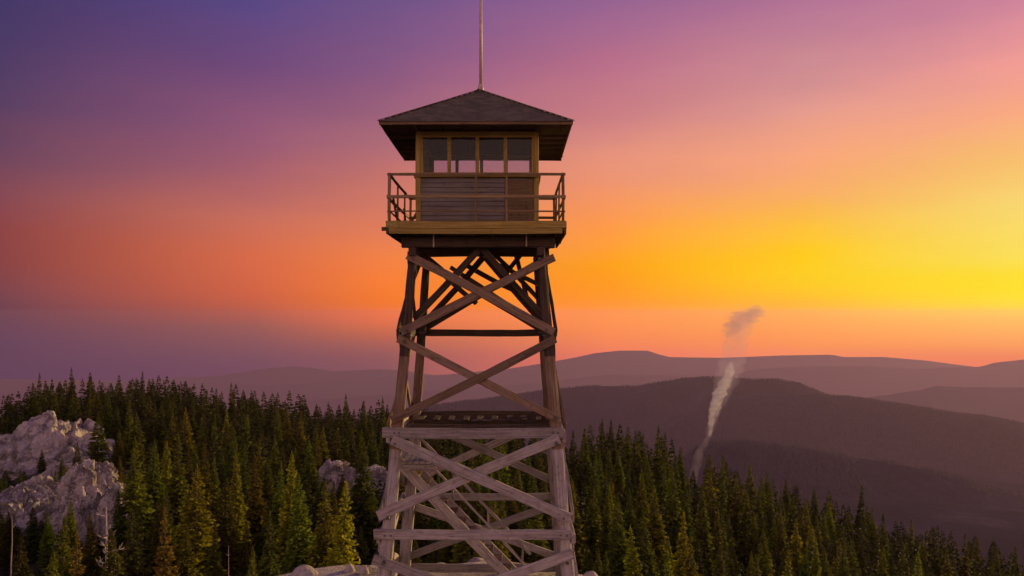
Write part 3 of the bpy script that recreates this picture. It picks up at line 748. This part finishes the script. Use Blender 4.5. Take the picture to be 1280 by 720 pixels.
# knee braces just inside the front face, meeting under the deck
for (x0, y0), (x1, y1) in (((599, 308), (515, 398)), ((603, 310), (686, 402))):
    a = fp(x0, y0); b = fp(x1, y1); timber('knee_brace', face('front', a[0], a[1], -.42), face('front', b[0], b[1], -.42), .17, .17, M['wood_up'], T, up=(0, 1, 0))
    timber('knee_brace', face('back', a[0], a[1]-.05, -.42), face('back', b[0]*1.0, b[1]-.1, -.42), .17, .17, M['wood_up'], T, up=(0, 1, 0))
a = fp(575, 332); timber('knee_brace', face('back', -.3, 1.5, -.1), face('back', .62, .7, -.1), .14, .12, M['wood_up'], T, up=(0, 1, 0))
timber('knee_brace', Vector((TX+.15, D-.6, 1.7)), Vector((TX+1.45, D+.5, .2)), .14, .12, M['wood_up'], T)
for (xa, ya), (xb, yb), pl_, m_ in (((645, 318), (662, 385), 'back', 'wood_up'), ((566, 336), (652, 392), 'back', 'wood_mid'), ((622, 322), (672, 372), 'back', 'wood_up'),
                                 ((534, 322), (566, 352), 'back', 'wood_up'), ((648, 322), (628, 350), 'back', 'wood_up')):
    k_ = 1.155; a = fp(HX+(xa-HX)*k_, HY+(ya-HY)*k_); b = fp(HX+(xb-HX)*k_, HY+(yb-HY)*k_)
    timber('knee_brace', face(pl_, a[0], a[1], -.12), face(pl_, b[0], b[1], -.12), .13, .11, M[m_], T, up=(0, 1, 0), ext=.1)
timber('knee_brace', Vector((TX-1.5, D-.3, 1.65)), Vector((TX-.1, D+.2, .35)), .12, .12, M['wood_up'], T)
timber('knee_brace', Vector((TX+.1, D+.9, 1.65)), Vector((TX+1.6, D+.7, .9)), .12, .12, M['wood_up'], T)
# bolt heads and washers where the front timbers cross the posts
bl = []
for zz, us in ((1.42, (-.97, .97)), (-.36, (-.98, .98)), (-.62, (-1, 1)), (-2.50, (-1, 1)), (-2.87, (-1.02, -.96, .96, 1.02)), (-3.12, (-.99, .99)), (-4.9, (-1, 1)), (-5.33, (-1.02, -.95, .95, 1.02)), (-5.95, (-1, 1))):
    for u in us:
        p = face('front', u, zz, .19 if zz not in (-2.87, -5.33) else .105); mb = MB(); mb.tube([p, p+Vector((0, .12, 0))], [.028, .028], 8); mb.tube([p+Vector((0, .012, 0)), p+Vector((0, .13, 0))], [.045, .045], 8)
        mb.obj('bolt', M['metal'], T, O)
# other faces
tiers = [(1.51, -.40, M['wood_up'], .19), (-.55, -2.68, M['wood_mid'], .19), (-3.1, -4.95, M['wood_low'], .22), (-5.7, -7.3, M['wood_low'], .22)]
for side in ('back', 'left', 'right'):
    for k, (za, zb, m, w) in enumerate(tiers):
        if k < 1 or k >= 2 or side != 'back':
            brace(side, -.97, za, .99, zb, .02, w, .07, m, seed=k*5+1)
            brace(side, .97, za, -.99, zb, .095, w, .07, m, seed=k*5+2)
        else:
            pass
    brace(side, -1.06, -5.42, 1.06, -5.42, .05, .21, .09, M['wood_low'], 'horizontal_beam')
    brace(side, -1.06, -2.98, 1.06, -2.98, .05, .26, .1, M['wood_up'] if side == 'back' else M['wood_low'], 'horizontal_beam')
    brace(side, -1.05, -.49, 1.05, -.49, .05, .20, .09, M['wood_up'], 'horizontal_beam')
for side in ('front', 'back', 'left', 'right'):
    brace(side, -1.08, -7.62, 1.08, -7.62, .05, .24, .14, M['wood_low'], 'base_sill')
# the level landing joists behind the middle beam
for k, yy in enumerate((-.9, 0.1, 1.0)):
    timber('landing_joist', Vector((TX-1.9, D+yy, -3.02)), Vector((TX+1.9, D+yy, -3.02)), .09, .14, M['wood_up'], T)
for k in range(9):
    x = TX-1.7+k*.42; timber('landing_board', Vector((x, D+.85, -2.93)), Vector((x, D+1.75, -2.93)), .16, .03, M['wood_up'], T)
# staircase
st = MB(); sx0, sz0 = P(500, 576, 21.9).x, P(500, 576, 21.9).z; slope = -1.06
def stz(x): return sz0+(x-sx0)*slope
xe = sx0+(sz0+7.75)/1.06
for yy in (21.75, 22.75):
    timber('stair_stringer', Vector((sx0-.15, yy, stz(sx0-.15))), Vector((xe, yy, stz(xe))), .07, .27, M['wood_low'], T, up=(0, 0, 1))
n = 15
for k in range(n):
    x = sx0+(xe-sx0)*(k+.6)/n
    timber('stair_tread', Vector((x, 21.8, stz(x)+.02)), Vector((x, 22.7, stz(x)+.02)), .24, .035, M['wood_mid'], T, up=(0, 0, 1), seg=2)
for yy in (21.75, 22.75):
    if yy > 22:
        timber('stair_handrail', Vector((sx0+.3, yy, stz(sx0+.3)+.95)), Vector((xe-.2, yy, stz(xe-.2)+.95)), .05, .08, M['wood_low'], T)
        timber('stair_handrail', Vector((sx0+.3, yy, stz(sx0+.3)+.5)), Vector((xe-.2, yy, stz(xe-.2)+.5)), .04, .06, M['wood_low'], T)
    for x in np.linspace(sx0+.4, xe-.4, 4):
        if yy > 22: timber('stair_post', Vector((x, yy+.06, stz(x)-.05)), Vector((x, yy+.06, stz(x)+1.0)), .06, .06, M['wood_low'], T)
pl = MB()
for k in range(5): pl.box((TX-2.02+k*.16, 21.55, sz0-.02), (TX-2.02+k*.16+.14, 23.0, sz0+.03))
pl.obj('stair_landing', M['wood_low'], T, O)
timber('landing_joist', Vector((TX-1.95, 21.6, sz0-.12)), Vector((TX-1.1, 21.6, sz0-.12)), .08, .16, M['wood_low'], T)
timber('landing_joist', Vector((TX-1.95, 22.9, sz0-.12)), Vector((TX-1.1, 22.9, sz0-.12)), .08, .16, M['wood_low'], T)

# cap beams and deck
K = 2.16; C0 = 1.49; RR = 2.36
for sy in (-1, 1):
    timber('cap_beam', Vector((TX-1.9, D+sy*1.6, 1.85)), Vector((TX+1.95, D+sy*1.6, 1.85)), .2, .26, M['wood_up'], T)
for sx in (-1, 1):
    timber('cap_beam', Vector((TX+sx*1.6, D-2.0, 1.60)), Vector((TX+sx*1.6, D+2.05, 1.60)), .18, .2, M['wood_up'], T)
for k in range(9):
    x = TX-1.98+k*.495
    timber('deck_joist', Vector((x, D-K+.08, 2.09)), Vector((x, D+K-.08, 2.09)), .07, .19, M['wood_up'], T)
timber('deck_joist', Vector((TX-2.35, D-1.95, 2.16)), Vector((TX+2.22, D-1.95, 2.16)), .1, .09, M['deck'], T)
timber('deck_joist', Vector((TX-2.3, D+1.75, 2.16)), Vector((TX+2.32, D+1.75, 2.16)), .1, .09, M['deck'], T)
dk = MB()
for k in range(30):
    y = D-K+k*(2*K/30); dk.box((TX-K+random.uniform(-.02, .03), y, 2.27+random.uniform(-.004, .004)), (TX+K+random.uniform(-.03, .02), y+2*K/30-.012, 2.315))
dk.obj('deck', M['deck'], T, O)
for s, nm in ((-1, 'f'), (1, 'b')):
    y = D+s*(K+.035)
    timber('fascia_board', Vector((TX-K-.05, y, 2.245)), Vector((TX+K+.03, y, 2.245)), .05, .17, M['trim'] if s < 0 else M['deck'], T, jit=.004)
    timber('fascia_board', Vector((TX-K+.02, y+s*.002-.006*s, 2.09)), Vector((TX+K-.05, y+s*.002-.006*s, 2.09)), .05, .14, M['trim'] if s < 0 else M['deck'], T, jit=.004)
    x = TX+s*(K+.035)
    timber('fascia_board', Vector((x, D-K-.0, 2.245)), Vector((x, D+K, 2.245)), .05, .17, M['deck'], T, jit=.004)
    timber('fascia_board', Vector((x, D-K+.03, 2.09)), Vector((x, D+K-.03, 2.09)), .05, .14, M['deck'], T, jit=.004)
for px, y0, y1 in ((542, 292, 309), (658, 292, 308)):
    a = P(px, y0, D-1.75); b = P(px, y1, D-1.75); mb = MB(); mb.tube([a, b], .02, 6); mb.obj('tie_rod', M['mast'], T, O)

# railing
zt, zm, zl, zb_ = fz(217.5, 20.24), fz(246, 20.24), fz(264, 20.24), fz(275.5, 20.24)
E = K-.03
def rl(a, b, w, h, m=M['rail'], nm='rail'): timber(nm, Vector(a), Vector(b), w, h, m, T, jit=.004)
for side in range(4):
    def Q(u, o=0):
        e = E+o
        return [(TX+u, D-e), (TX+u, D+e), (TX-e, D+u), (TX+e, D+u)][side]
    for (z, w, h, o, m) in ((zt, .05, .06, 0, M['rail']), (zm, .04, .075, .05, M['rail']), (zl, .03, .035, 0, M['rail']), (zb_-.03, .04, .05, 0, M['rail'])):
        a = Q(-E-.06, o); b = Q(E+.06, o); rl((*a, z), (*b, z), w, h, m)
    us = (-.0, .75) if side == 0 else (-.7, .7)
    for u in us:
        a = Q(u, -.005); rl((*a, 2.3), (*a, zt-.03), .045, .06, M['rail'], 'railing_post')
for sx in (-1, 1):
    for sy in (-1, 1):
        rl((TX+sx*E, D+sy*E, 2.1), (TX+sx*E, D+sy*E, zt+.02), .07, .07, M['rail'], 'railing_post')
# short slanted stays inside the left railing
rl((TX-E+.06, D-.9, 2.32), (TX-E+.06, D-1.9, zm), .05, .05, M['rail'], 'rail_stay')
rl((TX-E+.06, D+.9, 2.32), (TX-E+.06, D+.1, zm), .05, .05, M['rail'], 'rail_stay')
rl((TX-E+.1, D+.1, 2.34), (TX-E+.45, D+.4, 3.0), .05, .05, M['rail'], 'rail_stay')

# cabin
zf, zs, zh = 2.32, 3.60, 4.60
for sx in (-1, 1):
    for sy in (-1, 1):
        timber('corner_post', Vector((TX+sx*C0, D+sy*C0, zf)), Vector((TX+sx*C0, D+sy*C0, zh+.08)), .13, .13, M['trim'], T, jit=.003)
def side_pt(s, u, v, z):     # s side, u along, v outward from the wall plane
    return [Vector((TX+u, D-C0-v, z)), Vector((TX+u, D+C0+v, z)), Vector((TX-C0-v, D+u, z)), Vector((TX+C0+v, D+u, z))][s]
def sbox(mb, s, u0, u1, v0, v1, z0, z1):
    a = side_pt(s, u0, v0, z0); b = side_pt(s, u1, v1, z1)
    mb.box((min(a.x, b.x), min(a.y, b.y), z0), (max(a.x, b.x), max(a.y, b.y), z1))
for s in range(4):
    w = MB(); nbd = 10
    for k in range(nbd):
        z0 = zf+(zs-zf-.1)*k/nbd; z1 = zf+(zs-zf-.1)*(k+1)/nbd
        a = [side_pt(s, -C0+.066, .035, z0), side_pt(s, C0-.066, .035, z0), side_pt(s, C0-.066, .012, z1), side_pt(s, -C0+.066, .012, z1)]
        b = [side_pt(s, -C0+.066, -.04, z0), side_pt(s, C0-.066, -.04, z0), side_pt(s, C0-.066, -.04, z1), side_pt(s, -C0+.066, -.04, z1)]
        w.add(a+b, [(0, 1, 2, 3), (4, 7, 6, 5), (0, 4, 5, 1), (1, 5, 6, 2), (2, 6, 7, 3), (3, 7, 4, 0)])
    w.obj('wall', M['siding'], T, O)
    timber('window_sill', side_pt(s, -C0-.05, .02, zs-.045), side_pt(s, C0+.05, .02, zs-.045), .2 if s < 2 else .2, .09, M['trim'], T, jit=.003)
    timber('window_header', side_pt(s, -C0+.07, .0, zh+.03), side_pt(s, C0-.07, .0, zh+.03), .12, .10, M['trim'], T, jit=.003)
    uw = (2*C0-.13)/4
    for k in range(4):
        u0 = -C0+.065+k*uw; u1 = u0+uw; fr = MB(); b_ = .045
        sbox(fr, s, u0+.002, u0+b_, -.04, .04, zs, zh-.02); sbox(fr, s, u1-b_, u1-.002, -.04, .04, zs, zh-.02)
        sbox(fr, s, u0+b_, u1-b_, -.035, .035, zs, zs+.04); sbox(fr, s, u0+b_, u1-b_, -.035, .035, zh-.07, zh-.02)
        f = fr.obj('window', M['trim'], T, O)
        g = MB(); sbox(g, s, u0+b_, u1-b_, -.003, .003, zs+.04, zh-.07)
        g.obj('pane', M['glass'], f, O)
pn = MB(); sbox(pn, 0, .70, 1.40, .037, .06, 2.36, 3.44)
for k in range(4): sbox(pn, 0, .70+k*.175, .705+k*.175, .06, .066, 2.36, 3.44)
pn.obj('board_panel', M['panel'], T, O)
timber('wall_batten', side_pt(0, -1.4, .05, 3.08), side_pt(0, .68, .05, 3.08), .03, .05, M['siding'], T)
cf = MB(); cf.box((TX-C0+.05, D-C0+.05, zf), (TX+C0-.05, D+C0-.05, zf+.03)); cf.obj('cabin_floor', M['deck'], T, O)
cc = MB()
for k in range(14): cc.box((TX-C0+.07+k*.2, D-C0+.07, zh+.082), (TX-C0+.07+k*.2+.19, D+C0-.07, zh+.1))
cc.obj('ceiling', M['soffit'], T, O)

# roof: four slopes of stepped shingle courses over a boarded soffit
za, ze = fz(113, D), 4.74
rf = MB(); nc = 17
for c in range(nc):
    t0 = c/nc; t1 = (c+1)/nc; r0 = RR*(1-t0)+.012; r1 = RR*(1-t1)+.0; z0 = ze+(za-ze)*t0; z1 = ze+(za-ze)*t1+.012
    st_ = .016
    def ring(r, z): return [(TX-r, D-r, z), (TX+r, D-r, z), (TX+r, D+r, z), (TX-r, D+r, z)]
    V = ring(r0, z0-.004)+ring(r0, z0+st_)+ring(max(r1-.02, .001), z1)
    Fc = []
    for q in range(4):
        p = (q+1) % 4; Fc += [(q, p, 4+p, 4+q), (4+q, 4+p, 8+p, 8+q)]
    rf.add(V, Fc)
rf.add([(TX-RR, D-RR, ze-.005), (TX+RR, D-RR, ze-.005), (TX+RR, D+RR, ze-.005), (TX-RR, D+RR, ze-.005)], [(3, 2, 1, 0)])
roof = rf.obj('roof', M['shingle'], T, O)
for q in range(4):  # hip ridge caps
    sx, sy = [(-1, -1), (1, -1), (1, 1), (-1, 1)][q]
    timber('ridge_cap', Vector((TX+sx*(RR+.0), D+sy*(RR+.0), ze+.03)), Vector((TX, D, za+.03)), .14, .02, M['shingle'], roof, org=O, jit=.003)
for s in (-1, 1):
    timber('eave_board', Vector((TX-RR, D+s*(RR-.03), ze-.045)), Vector((TX+RR, D+s*(RR-.03), ze-.045)), .03, .075, M['soffit'], roof, org=O, jit=.003)
    timber('eave_board', Vector((TX+s*(RR-.03), D-RR+.05, ze-.045)), Vector((TX+s*(RR-.03), D+RR-.05, ze-.045)), .03, .075, M['soffit'], roof, org=O, jit=.003)
sf = MB(); x = -RR+.06
for k in range(24):
    y0 = -RR+.06+k*(2*RR-.12)/24; y1 = y0+(2*RR-.12)/24-.008
    zz = ze-.03+random.uniform(-.004, .004)
    sf.box((TX-RR+.05, D+y0, zz), (TX+RR-.05, D+y1, zz+.02))
sf.obj('soffit', M['soffit'], roof, O)
for k in range(8):
    u = -RR+.25+k*(2*RR-.5)/7
    for s in (-1, 1):
        ra = MB(); ra.box((TX+u-.025, D+min(s*C0+s*.1, s*(RR-.06)), ze-.085), (TX+u+.025, D+max(s*C0+s*.1, s*(RR-.06)), ze-.035)); ra.obj('rafter', M['soffit'], roof, O)
        if abs(u) < C0:
            ra = MB(); ra.box((TX+min(s*C0+s*.1, s*(RR-.06)), D+u-.025, ze-.085), (TX+max(s*C0+s*.1, s*(RR-.06)), D+u+.025, ze-.035)); ra.obj('rafter', M['soffit'], roof, O)
mb = MB(); xm = P(601, 0, D).x
mb.tube([(xm, D, za-.1), (xm, D, za+2), (xm+.01, D, za+5.2)], [.045, .04, .022], 10); mb.tube([(xm, D, za-.05), (xm, D, za+.16)], [.1, .06], 10)
mb.obj('mast', M['mast'], T, O, smooth=True)

# a few broken stones and scraps on the knob come from the boulders above

# ------------------------------------------------------------------ smoke from the burning spot in the valley
def plume(name, path, m, root, seed, n=18, wob=.25):
    r = random.Random(seed); V = []; Fc = []
    pts = [(P(x, y, d), rad/F*d) for (x, y, d, rad) in path]
    P_ = []
    for i in range(len(pts)-1):
        for s in range(8): P_.append((pts[i][0].lerp(pts[i+1][0], s/8), pts[i][1]+(pts[i+1][1]-pts[i][1])*s/8))
    P_.append(pts[-1])
    for i, (c, rad) in enumerate(P_):
        for k in range(n):
            a = 2*math.pi*k/n; dv = Vector((math.cos(a), math.sin(a), 0))
            rr = rad*(1+wob*mnoise.fractal(Vector((dv.x*1.3+seed, dv.y*1.3, i*.33)), .8, 2, 3)*1.6)
            V.append(c+dv*max(rr, rad*.3)-O_s)
    m_ = len(P_)
    for i in range(m_-1):
        for k in range(n): Fc.append((i*n+k, i*n+(k+1) % n, (i+1)*n+(k+1) % n, (i+1)*n+k))
    Fc.append(tuple(range(n-1, -1, -1))); Fc.append(tuple(range((m_-1)*n, m_*n)))
    return meshobj(name, V, Fc, m, root, smooth=True)
def smokemat(name, dens, scale, lo, hi, col):
    m, nt, out = mat(name)
    tc = N(nt, "ShaderNodeTexCoord"); n = N(nt, "ShaderNodeTexNoise", Scale=scale, Detail=5.0, Roughness=.6, Distortion=.6); L(nt, tc.outputs['Object'], n.inputs[0])
    r = N(nt, "ShaderNodeMapRange"); L(nt, n.outputs[0], r.inputs[0]); r.inputs[1].default_value = lo; r.inputs[2].default_value = hi; r.inputs[3].default_value = 0; r.inputs[4].default_value = dens
    v = N(nt, "ShaderNodeVolumePrincipled"); v.inputs['Color'].default_value = (*col, 1); v.inputs['Anisotropy'].default_value = 0.0
    L(nt, r.outputs[0], v.inputs['Density']); L(nt, v.outputs[0], out.inputs['Volume']); return m
SD = 950; O_s = P(868, 610, SD)
sr = empty('smoke_plume', O_s); tag(sr, 'pale column of smoke rising from the valley and drifting up over the hills', 'smoke', kind='stuff')
sm1 = smokemat('dense_smoke', .125, .14, .33, .66, (.95, .97, 1.0))
sm2 = smokemat('thin_smoke', .019, .05, .3, .65, (.8, .76, .92))
sm3 = smokemat('puff_smoke', .036, .06, .30, .64, (.74, .62, .86))
plume('dense_smoke', [(887, 546, SD, 2), (889, 530, SD, 4), (893, 512, SD, 6.5), (898, 496, SD, 8), (905, 482, SD, 8), (911, 466, SD, 7), (914, 452, SD, 3)], sm1, sr, 3)
plume('thin_smoke', [(864, 612, SD, 5), (868, 590, SD, 6), (874, 565, SD, 6), (886, 545, SD, 4), (895, 510, SD, 9), (908, 475, SD, 15), (915, 450, SD, 17), (920, 425, SD, 16), (928, 402, SD, 16), (934, 392, SD, 9)], sm2, sr, 5)
plume('smoke_puff', [(909, 422, SD, 4), (915, 414, SD, 12), (923, 405, SD, 18), (933, 396, SD, 20), (940, 388, SD, 16), (946, 381, SD, 4)], sm3, sr, 9, wob=.4)

# ------------------------------------------------------------------ haze
TOPZ = 90.0; HD = 3.8e-5
V, Fc = boxv((-16000, -16000, -1700), (16000, 16000, TOPZ))
hm, nt, out = mat('evening_haze'); v = N(nt, "ShaderNodeVolumePrincipled")
v.inputs['Color'].default_value = (.60, .44, .72, 1); v.inputs['Density'].default_value = HD; v.inputs['Anisotropy'].default_value = .33
L(nt, v.outputs[0], out.inputs['Volume'])
hz = meshobj('haze', V, Fc, hm); tag(hz, kind='stuff', label='thin mauve evening haze filling the air over the hills', cat='haze')

# ------------------------------------------------------------------ sky, sun
SUN_AZ, SUN_EL = 50.0, 8.0
w = bpy.data.worlds.new("World"); S.world = w; w.use_nodes = True; nt = w.node_tree; nt.nodes.clear()
out = N(nt, "ShaderNodeOutputWorld"); bg = N(nt, "ShaderNodeBackground"); bg.inputs[1].default_value = 1.0
tc = N(nt, "ShaderNodeTexCoord"); sp = N(nt, "ShaderNodeSeparateXYZ"); nrm = N(nt, "ShaderNodeVectorMath", operation='NORMALIZE')
L(nt, tc.outputs['Generated'], nrm.inputs[0]); L(nt, nrm.outputs[0], sp.inputs[0])
az = N(nt, "ShaderNodeMath", operation='ARCTAN2'); L(nt, sp.outputs[0], az.inputs[0]); L(nt, sp.outputs[1], az.inputs[1])
el = N(nt, "ShaderNodeMath", operation='ARCSINE'); L(nt, sp.outputs[2], el.inputs[0])
# soft streaks bend the bands of colour a little
ns = N(nt, "ShaderNodeTexNoise", Scale=3.2, Detail=5.0, Roughness=.55); mp = N(nt, "ShaderNodeMapping"); mp.inputs['Scale'].default_value = (1.0, 1.0, 4.5); mp.inputs['Rotation'].default_value = (0, math.radians(14), 0)
L(nt, nrm.outputs[0], mp.inputs[0]); L(nt, mp.outputs[0], ns.inputs[0])
nm = N(nt, "ShaderNodeMath", operation='MULTIPLY_ADD'); fd = N(nt, "ShaderNodeMapRange"); L(nt, el.outputs[0], fd.inputs[0]); fd.inputs[1].default_value = 0; fd.inputs[2].default_value = .12
n0 = N(nt, "ShaderNodeMath", operation='SUBTRACT'); L(nt, ns.outputs[0], n0.inputs[0]); n0.inputs[1].default_value = .5
n1 = N(nt, "ShaderNodeMath", operation='MULTIPLY'); L(nt, n0.outputs[0], n1.inputs[0]); L(nt, fd.outputs[0], n1.inputs[1])
L(nt, n1.outputs[0], nm.inputs[0]); nm.inputs[1].default_value = .06; L(nt, el.outputs[0], nm.inputs[2])
e2 = N(nt, "ShaderNodeMapRange"); L(nt, nm.outputs[0], e2.inputs[0]); lo_, hi_ = math.radians(-6), math.radians(60)
e2.inputs[1].default_value = lo_; e2.inputs[2].default_value = hi_
JH = {0: (.289, .123, .139), 320: (.341, .149, .156), 480: (.366, .165, .17), 760: (.461, .211, .195), 1010: (.578, .261, .229), 1270: (.672, .299, .252)}
SOFT = [(340, 0), (360, .010), (375, .026), (384, .04), (389, .05), (394, .058), (400, .058)]
def haze_comp(x, tab):
    """the sky behind the haze: what must shine through it so that haze plus sky give the seen colour"""
    a = math.atan((x-HX)/F); ys = [t[0] for t in tab]; cs = np.array([lin(t[1]) for t in tab]); out = []
    far = 16000/max(math.cos(a), .3); J = np.array(JH[x])
    for y in sorted(set([y for y in ys if y < 340]+[340, 360, 375, 384, 389, 392, 394.5, 400, 408, 418, 430, 445, 460])):
        c = np.array([np.interp(y, ys, cs[:, k]) for k in range(3)]); p = (HY-y)*1.0
        if x > 600: c[2] += float(interp(y, SOFT))
        path = far if p <= 0 else min(far, TOPZ*F/p/math.cos(a)*1.0)
        t = math.exp(-HD*path); out.append((y, tuple(np.clip((c-J*(1-t))/t, 0, 4))))
    return out
def col_ramp(x, tab, top, k=1.0):
    """tab: rows (photo y, sRGB) at photo column x -> ramp over elevation"""
    a = math.atan((x-HX)/F); st_ = []
    if x in JH: tab = haze_comp(x, tab)
    for y, c in tab:
        e = math.degrees(math.atan((HY-y)/F*math.cos(a))); st_.append(((e+6)/66, tuple(v*k for v in (c if x in JH else lin(c)))))
    for e, c in top: st_.append(((e+6)/66, tuple(v*k for v in lin(c))))
    st_.sort(key=lambda s: s[0]); return ramp(nt, st_, 'EASE' if False else 'LINEAR')
top = [(35, (66, 56, 112)), (60, (50, 48, 100))]
knots = [
 (-31.9, col_ramp(0, [(0, (66, 55, 103)), (60, (75, 58, 101)), (130, (90, 63, 98)), (200, (113, 70, 92)), (240, (132, 72, 83)), (290, (142, 68, 68)), (330, (137, 67, 68)), (380, (116, 68, 80)), (425, (108, 70, 92)), (460, (100, 68, 92))], [(35, (52, 48, 100)), (60, (45, 45, 95))])),
 (-17.3, col_ramp(320, [(0, (90, 72, 132)), (80, (114, 74, 122)), (150, (142, 85, 118)), (220, (172, 98, 106)), (270, (200, 110, 92)), (325, (215, 106, 72)), (370, (208, 98, 68)), (408, (155, 92, 88)), (440, (130, 84, 95)), (460, (124, 80, 95))], top)),
 (-8.8, col_ramp(480, [(0, (110, 82, 136)), (100, (140, 88, 126)), (180, (172, 106, 118)), (250, (210, 120, 100)), (310, (238, 128, 74)), (370, (248, 124, 48)), (400, (228, 114, 62)), (425, (178, 100, 88)), (450, (140, 88, 95))], top)),
 (6.6, col_ramp(760, [(0, (152, 100, 146)), (80, (184, 110, 136)), (150, (206, 128, 130)), (200, (228, 145, 124)), (240, (242, 148, 102)), (280, (252, 152, 78)), (330, (255, 160, 5)), (370, (255, 150, 10)), (400, (253, 147, 40)), (425, (247, 137, 58)), (445, (236, 122, 75))], top)),
 (19.8, col_ramp(1010, [(0, (182, 117, 150)), (80, (206, 140, 145)), (140, (228, 155, 142)), (200, (248, 165, 120)), (260, (252, 182, 82)), (310, (255, 202, 15)), (350, (255, 208, 0)), (395, (255, 172, 8)), (420, (255, 157, 40)), (445, (245, 140, 80))], top)),
 (31.5, col_ramp(1270, [(0, (206, 132, 156)), (70, (242, 156, 150)), (150, (250, 170, 130)), (200, (250, 192, 110)), (260, (250, 215, 112)), (320, (252, 222, 85)), (350, (255, 222, 20)), (372, (255, 225, 0)), (400, (255, 188, 0)), (430, (253, 160, 55)), (450, (240, 130, 80))], [(35, (90, 66, 118)), (60, (50, 48, 100))])),
 (62.0, col_ramp(640, [(0, (190, 120, 150)), (150, (240, 160, 130)), (260, (250, 190, 100)), (340, (255, 200, 40)), (400, (240, 140, 60)), (440, (200, 110, 80))], top)),
 (110., col_ramp(640, [(0, (120, 90, 150)), (200, (190, 115, 135)), (340, (210, 120, 110)), (440, (150, 90, 100))], top)),
 (180., col_ramp(640, [(0, (195, 158, 158)), (200, (232, 182, 160)), (340, (226, 168, 145)), (440, (130, 95, 110))], [(35, (165, 132, 145)), (60, (110, 92, 120))], 1.9)),  # unseen sky behind the camera, brightened as an added front fill
]
back = knots[-1]
cur = None
seq = [(-180., back[1]), (-75., col_ramp(640, [(0, (62, 52, 105)), (200, (105, 75, 105)), (340, (120, 75, 90)), (440, (105, 75, 95))], top))]+knots
for r_ in {id(s[1]): s[1] for s in seq}.values(): L(nt, e2.outputs[0], r_.inputs[0])
cur = seq[0][1].outputs[0]
for i in range(1, len(seq)):
    mr = N(nt, "ShaderNodeMapRange"); mr.interpolation_type = 'SMOOTHSTEP' if i in (1, 2, 8, 9, 10) else 'LINEAR'
    L(nt, az.outputs[0], mr.inputs[0]); mr.inputs[1].default_value = math.radians(seq[i-1][0]); mr.inputs[2].default_value = math.radians(seq[i][0])
    cur = mixc(nt, mr.outputs[0], cur, seq[i][1].outputs[0])
sky = N(nt, "ShaderNodeTexSky"); sky.sky_type = 'NISHITA'; sky.sun_disc = False
sky.sun_elevation = math.radians(SUN_EL); sky.sun_rotation = math.radians(SUN_AZ); sky.altitude = 2000; sky.dust_density = 2.0
b2 = N(nt, "ShaderNodeBackground"); b2.inputs[1].default_value = .0006; L(nt, sky.outputs[0], b2.inputs[0])
n5 = N(nt, "ShaderNodeTexNoise", Scale=2.6, Detail=6.0, Roughness=.6); mp5 = N(nt, "ShaderNodeMapping"); mp5.inputs['Scale'].default_value = (1.2, 1.2, 5.5); mp5.inputs['Rotation'].default_value = (0, math.radians(-28), 0)
L(nt, nrm.outputs[0], mp5.inputs[0]); L(nt, mp5.outputs[0], n5.inputs[0])
r5 = N(nt, "ShaderNodeMapRange"); L(nt, n5.outputs[0], r5.inputs[0]); r5.inputs[1].default_value = .3; r5.inputs[2].default_value = .7; r5.inputs[3].default_value = .97; r5.inputs[4].default_value = 1.03
cur = mixc(nt, 1.0, cur, r5.outputs[0], 'MULTIPLY')
L(nt, cur, bg.inputs[0]); ads = N(nt, "ShaderNodeAddShader"); L(nt, bg.outputs[0], ads.inputs[0]); L(nt, b2.outputs[0], ads.inputs[1]); L(nt, ads.outputs[0], out.inputs[0])
w.cycles.sampling_method = 'MANUAL'; w.cycles.sample_map_resolution = 512

sl = bpy.data.lights.new('sun', 'SUN'); sl.energy = 4.3; sl.angle = math.radians(2.0); sl.color = (1.0, .66, .26)
so = bpy.data.objects.new('sun', sl); C.objects.link(so)
d = Vector((math.sin(math.radians(SUN_AZ))*math.cos(math.radians(SUN_EL)), math.cos(math.radians(SUN_AZ))*math.cos(math.radians(SUN_EL)), math.sin(math.radians(SUN_EL))))
so.rotation_euler = d.to_track_quat('Z', 'Y').to_euler(); so.location = (30, 30, 30)

# ------------------------------------------------------------------ camera
cam = bpy.data.cameras.new('camera'); co = bpy.data.objects.new('camera', cam); C.objects.link(co)
co.location = (0, 0, 0); co.rotation_euler = (math.radians(90), 0, 0)
cam.sensor_width = 36; cam.lens = 36*F/1280; cam.shift_y = (HY-360)/1280; cam.clip_start = .5; cam.clip_end = 60000
S.camera = co
S.view_settings.view_transform = 'Standard'; S.view_settings.look = 'None'; S.view_settings.gamma = 1; S.view_settings.exposure = 0
S.render.engine = 'CYCLES'
cy = S.cycles; cy.use_denoising = True; cy.max_bounces = 5; cy.diffuse_bounces = 2; cy.glossy_bounces = 2; cy.transparent_max_bounces = 12; cy.transmission_bounces = 3; cy.volume_bounces = 2
cy.use_adaptive_sampling = True; cy.adaptive_threshold = .015
try: cy.denoiser = 'OPENIMAGEDENOISE'
except Exception: pass
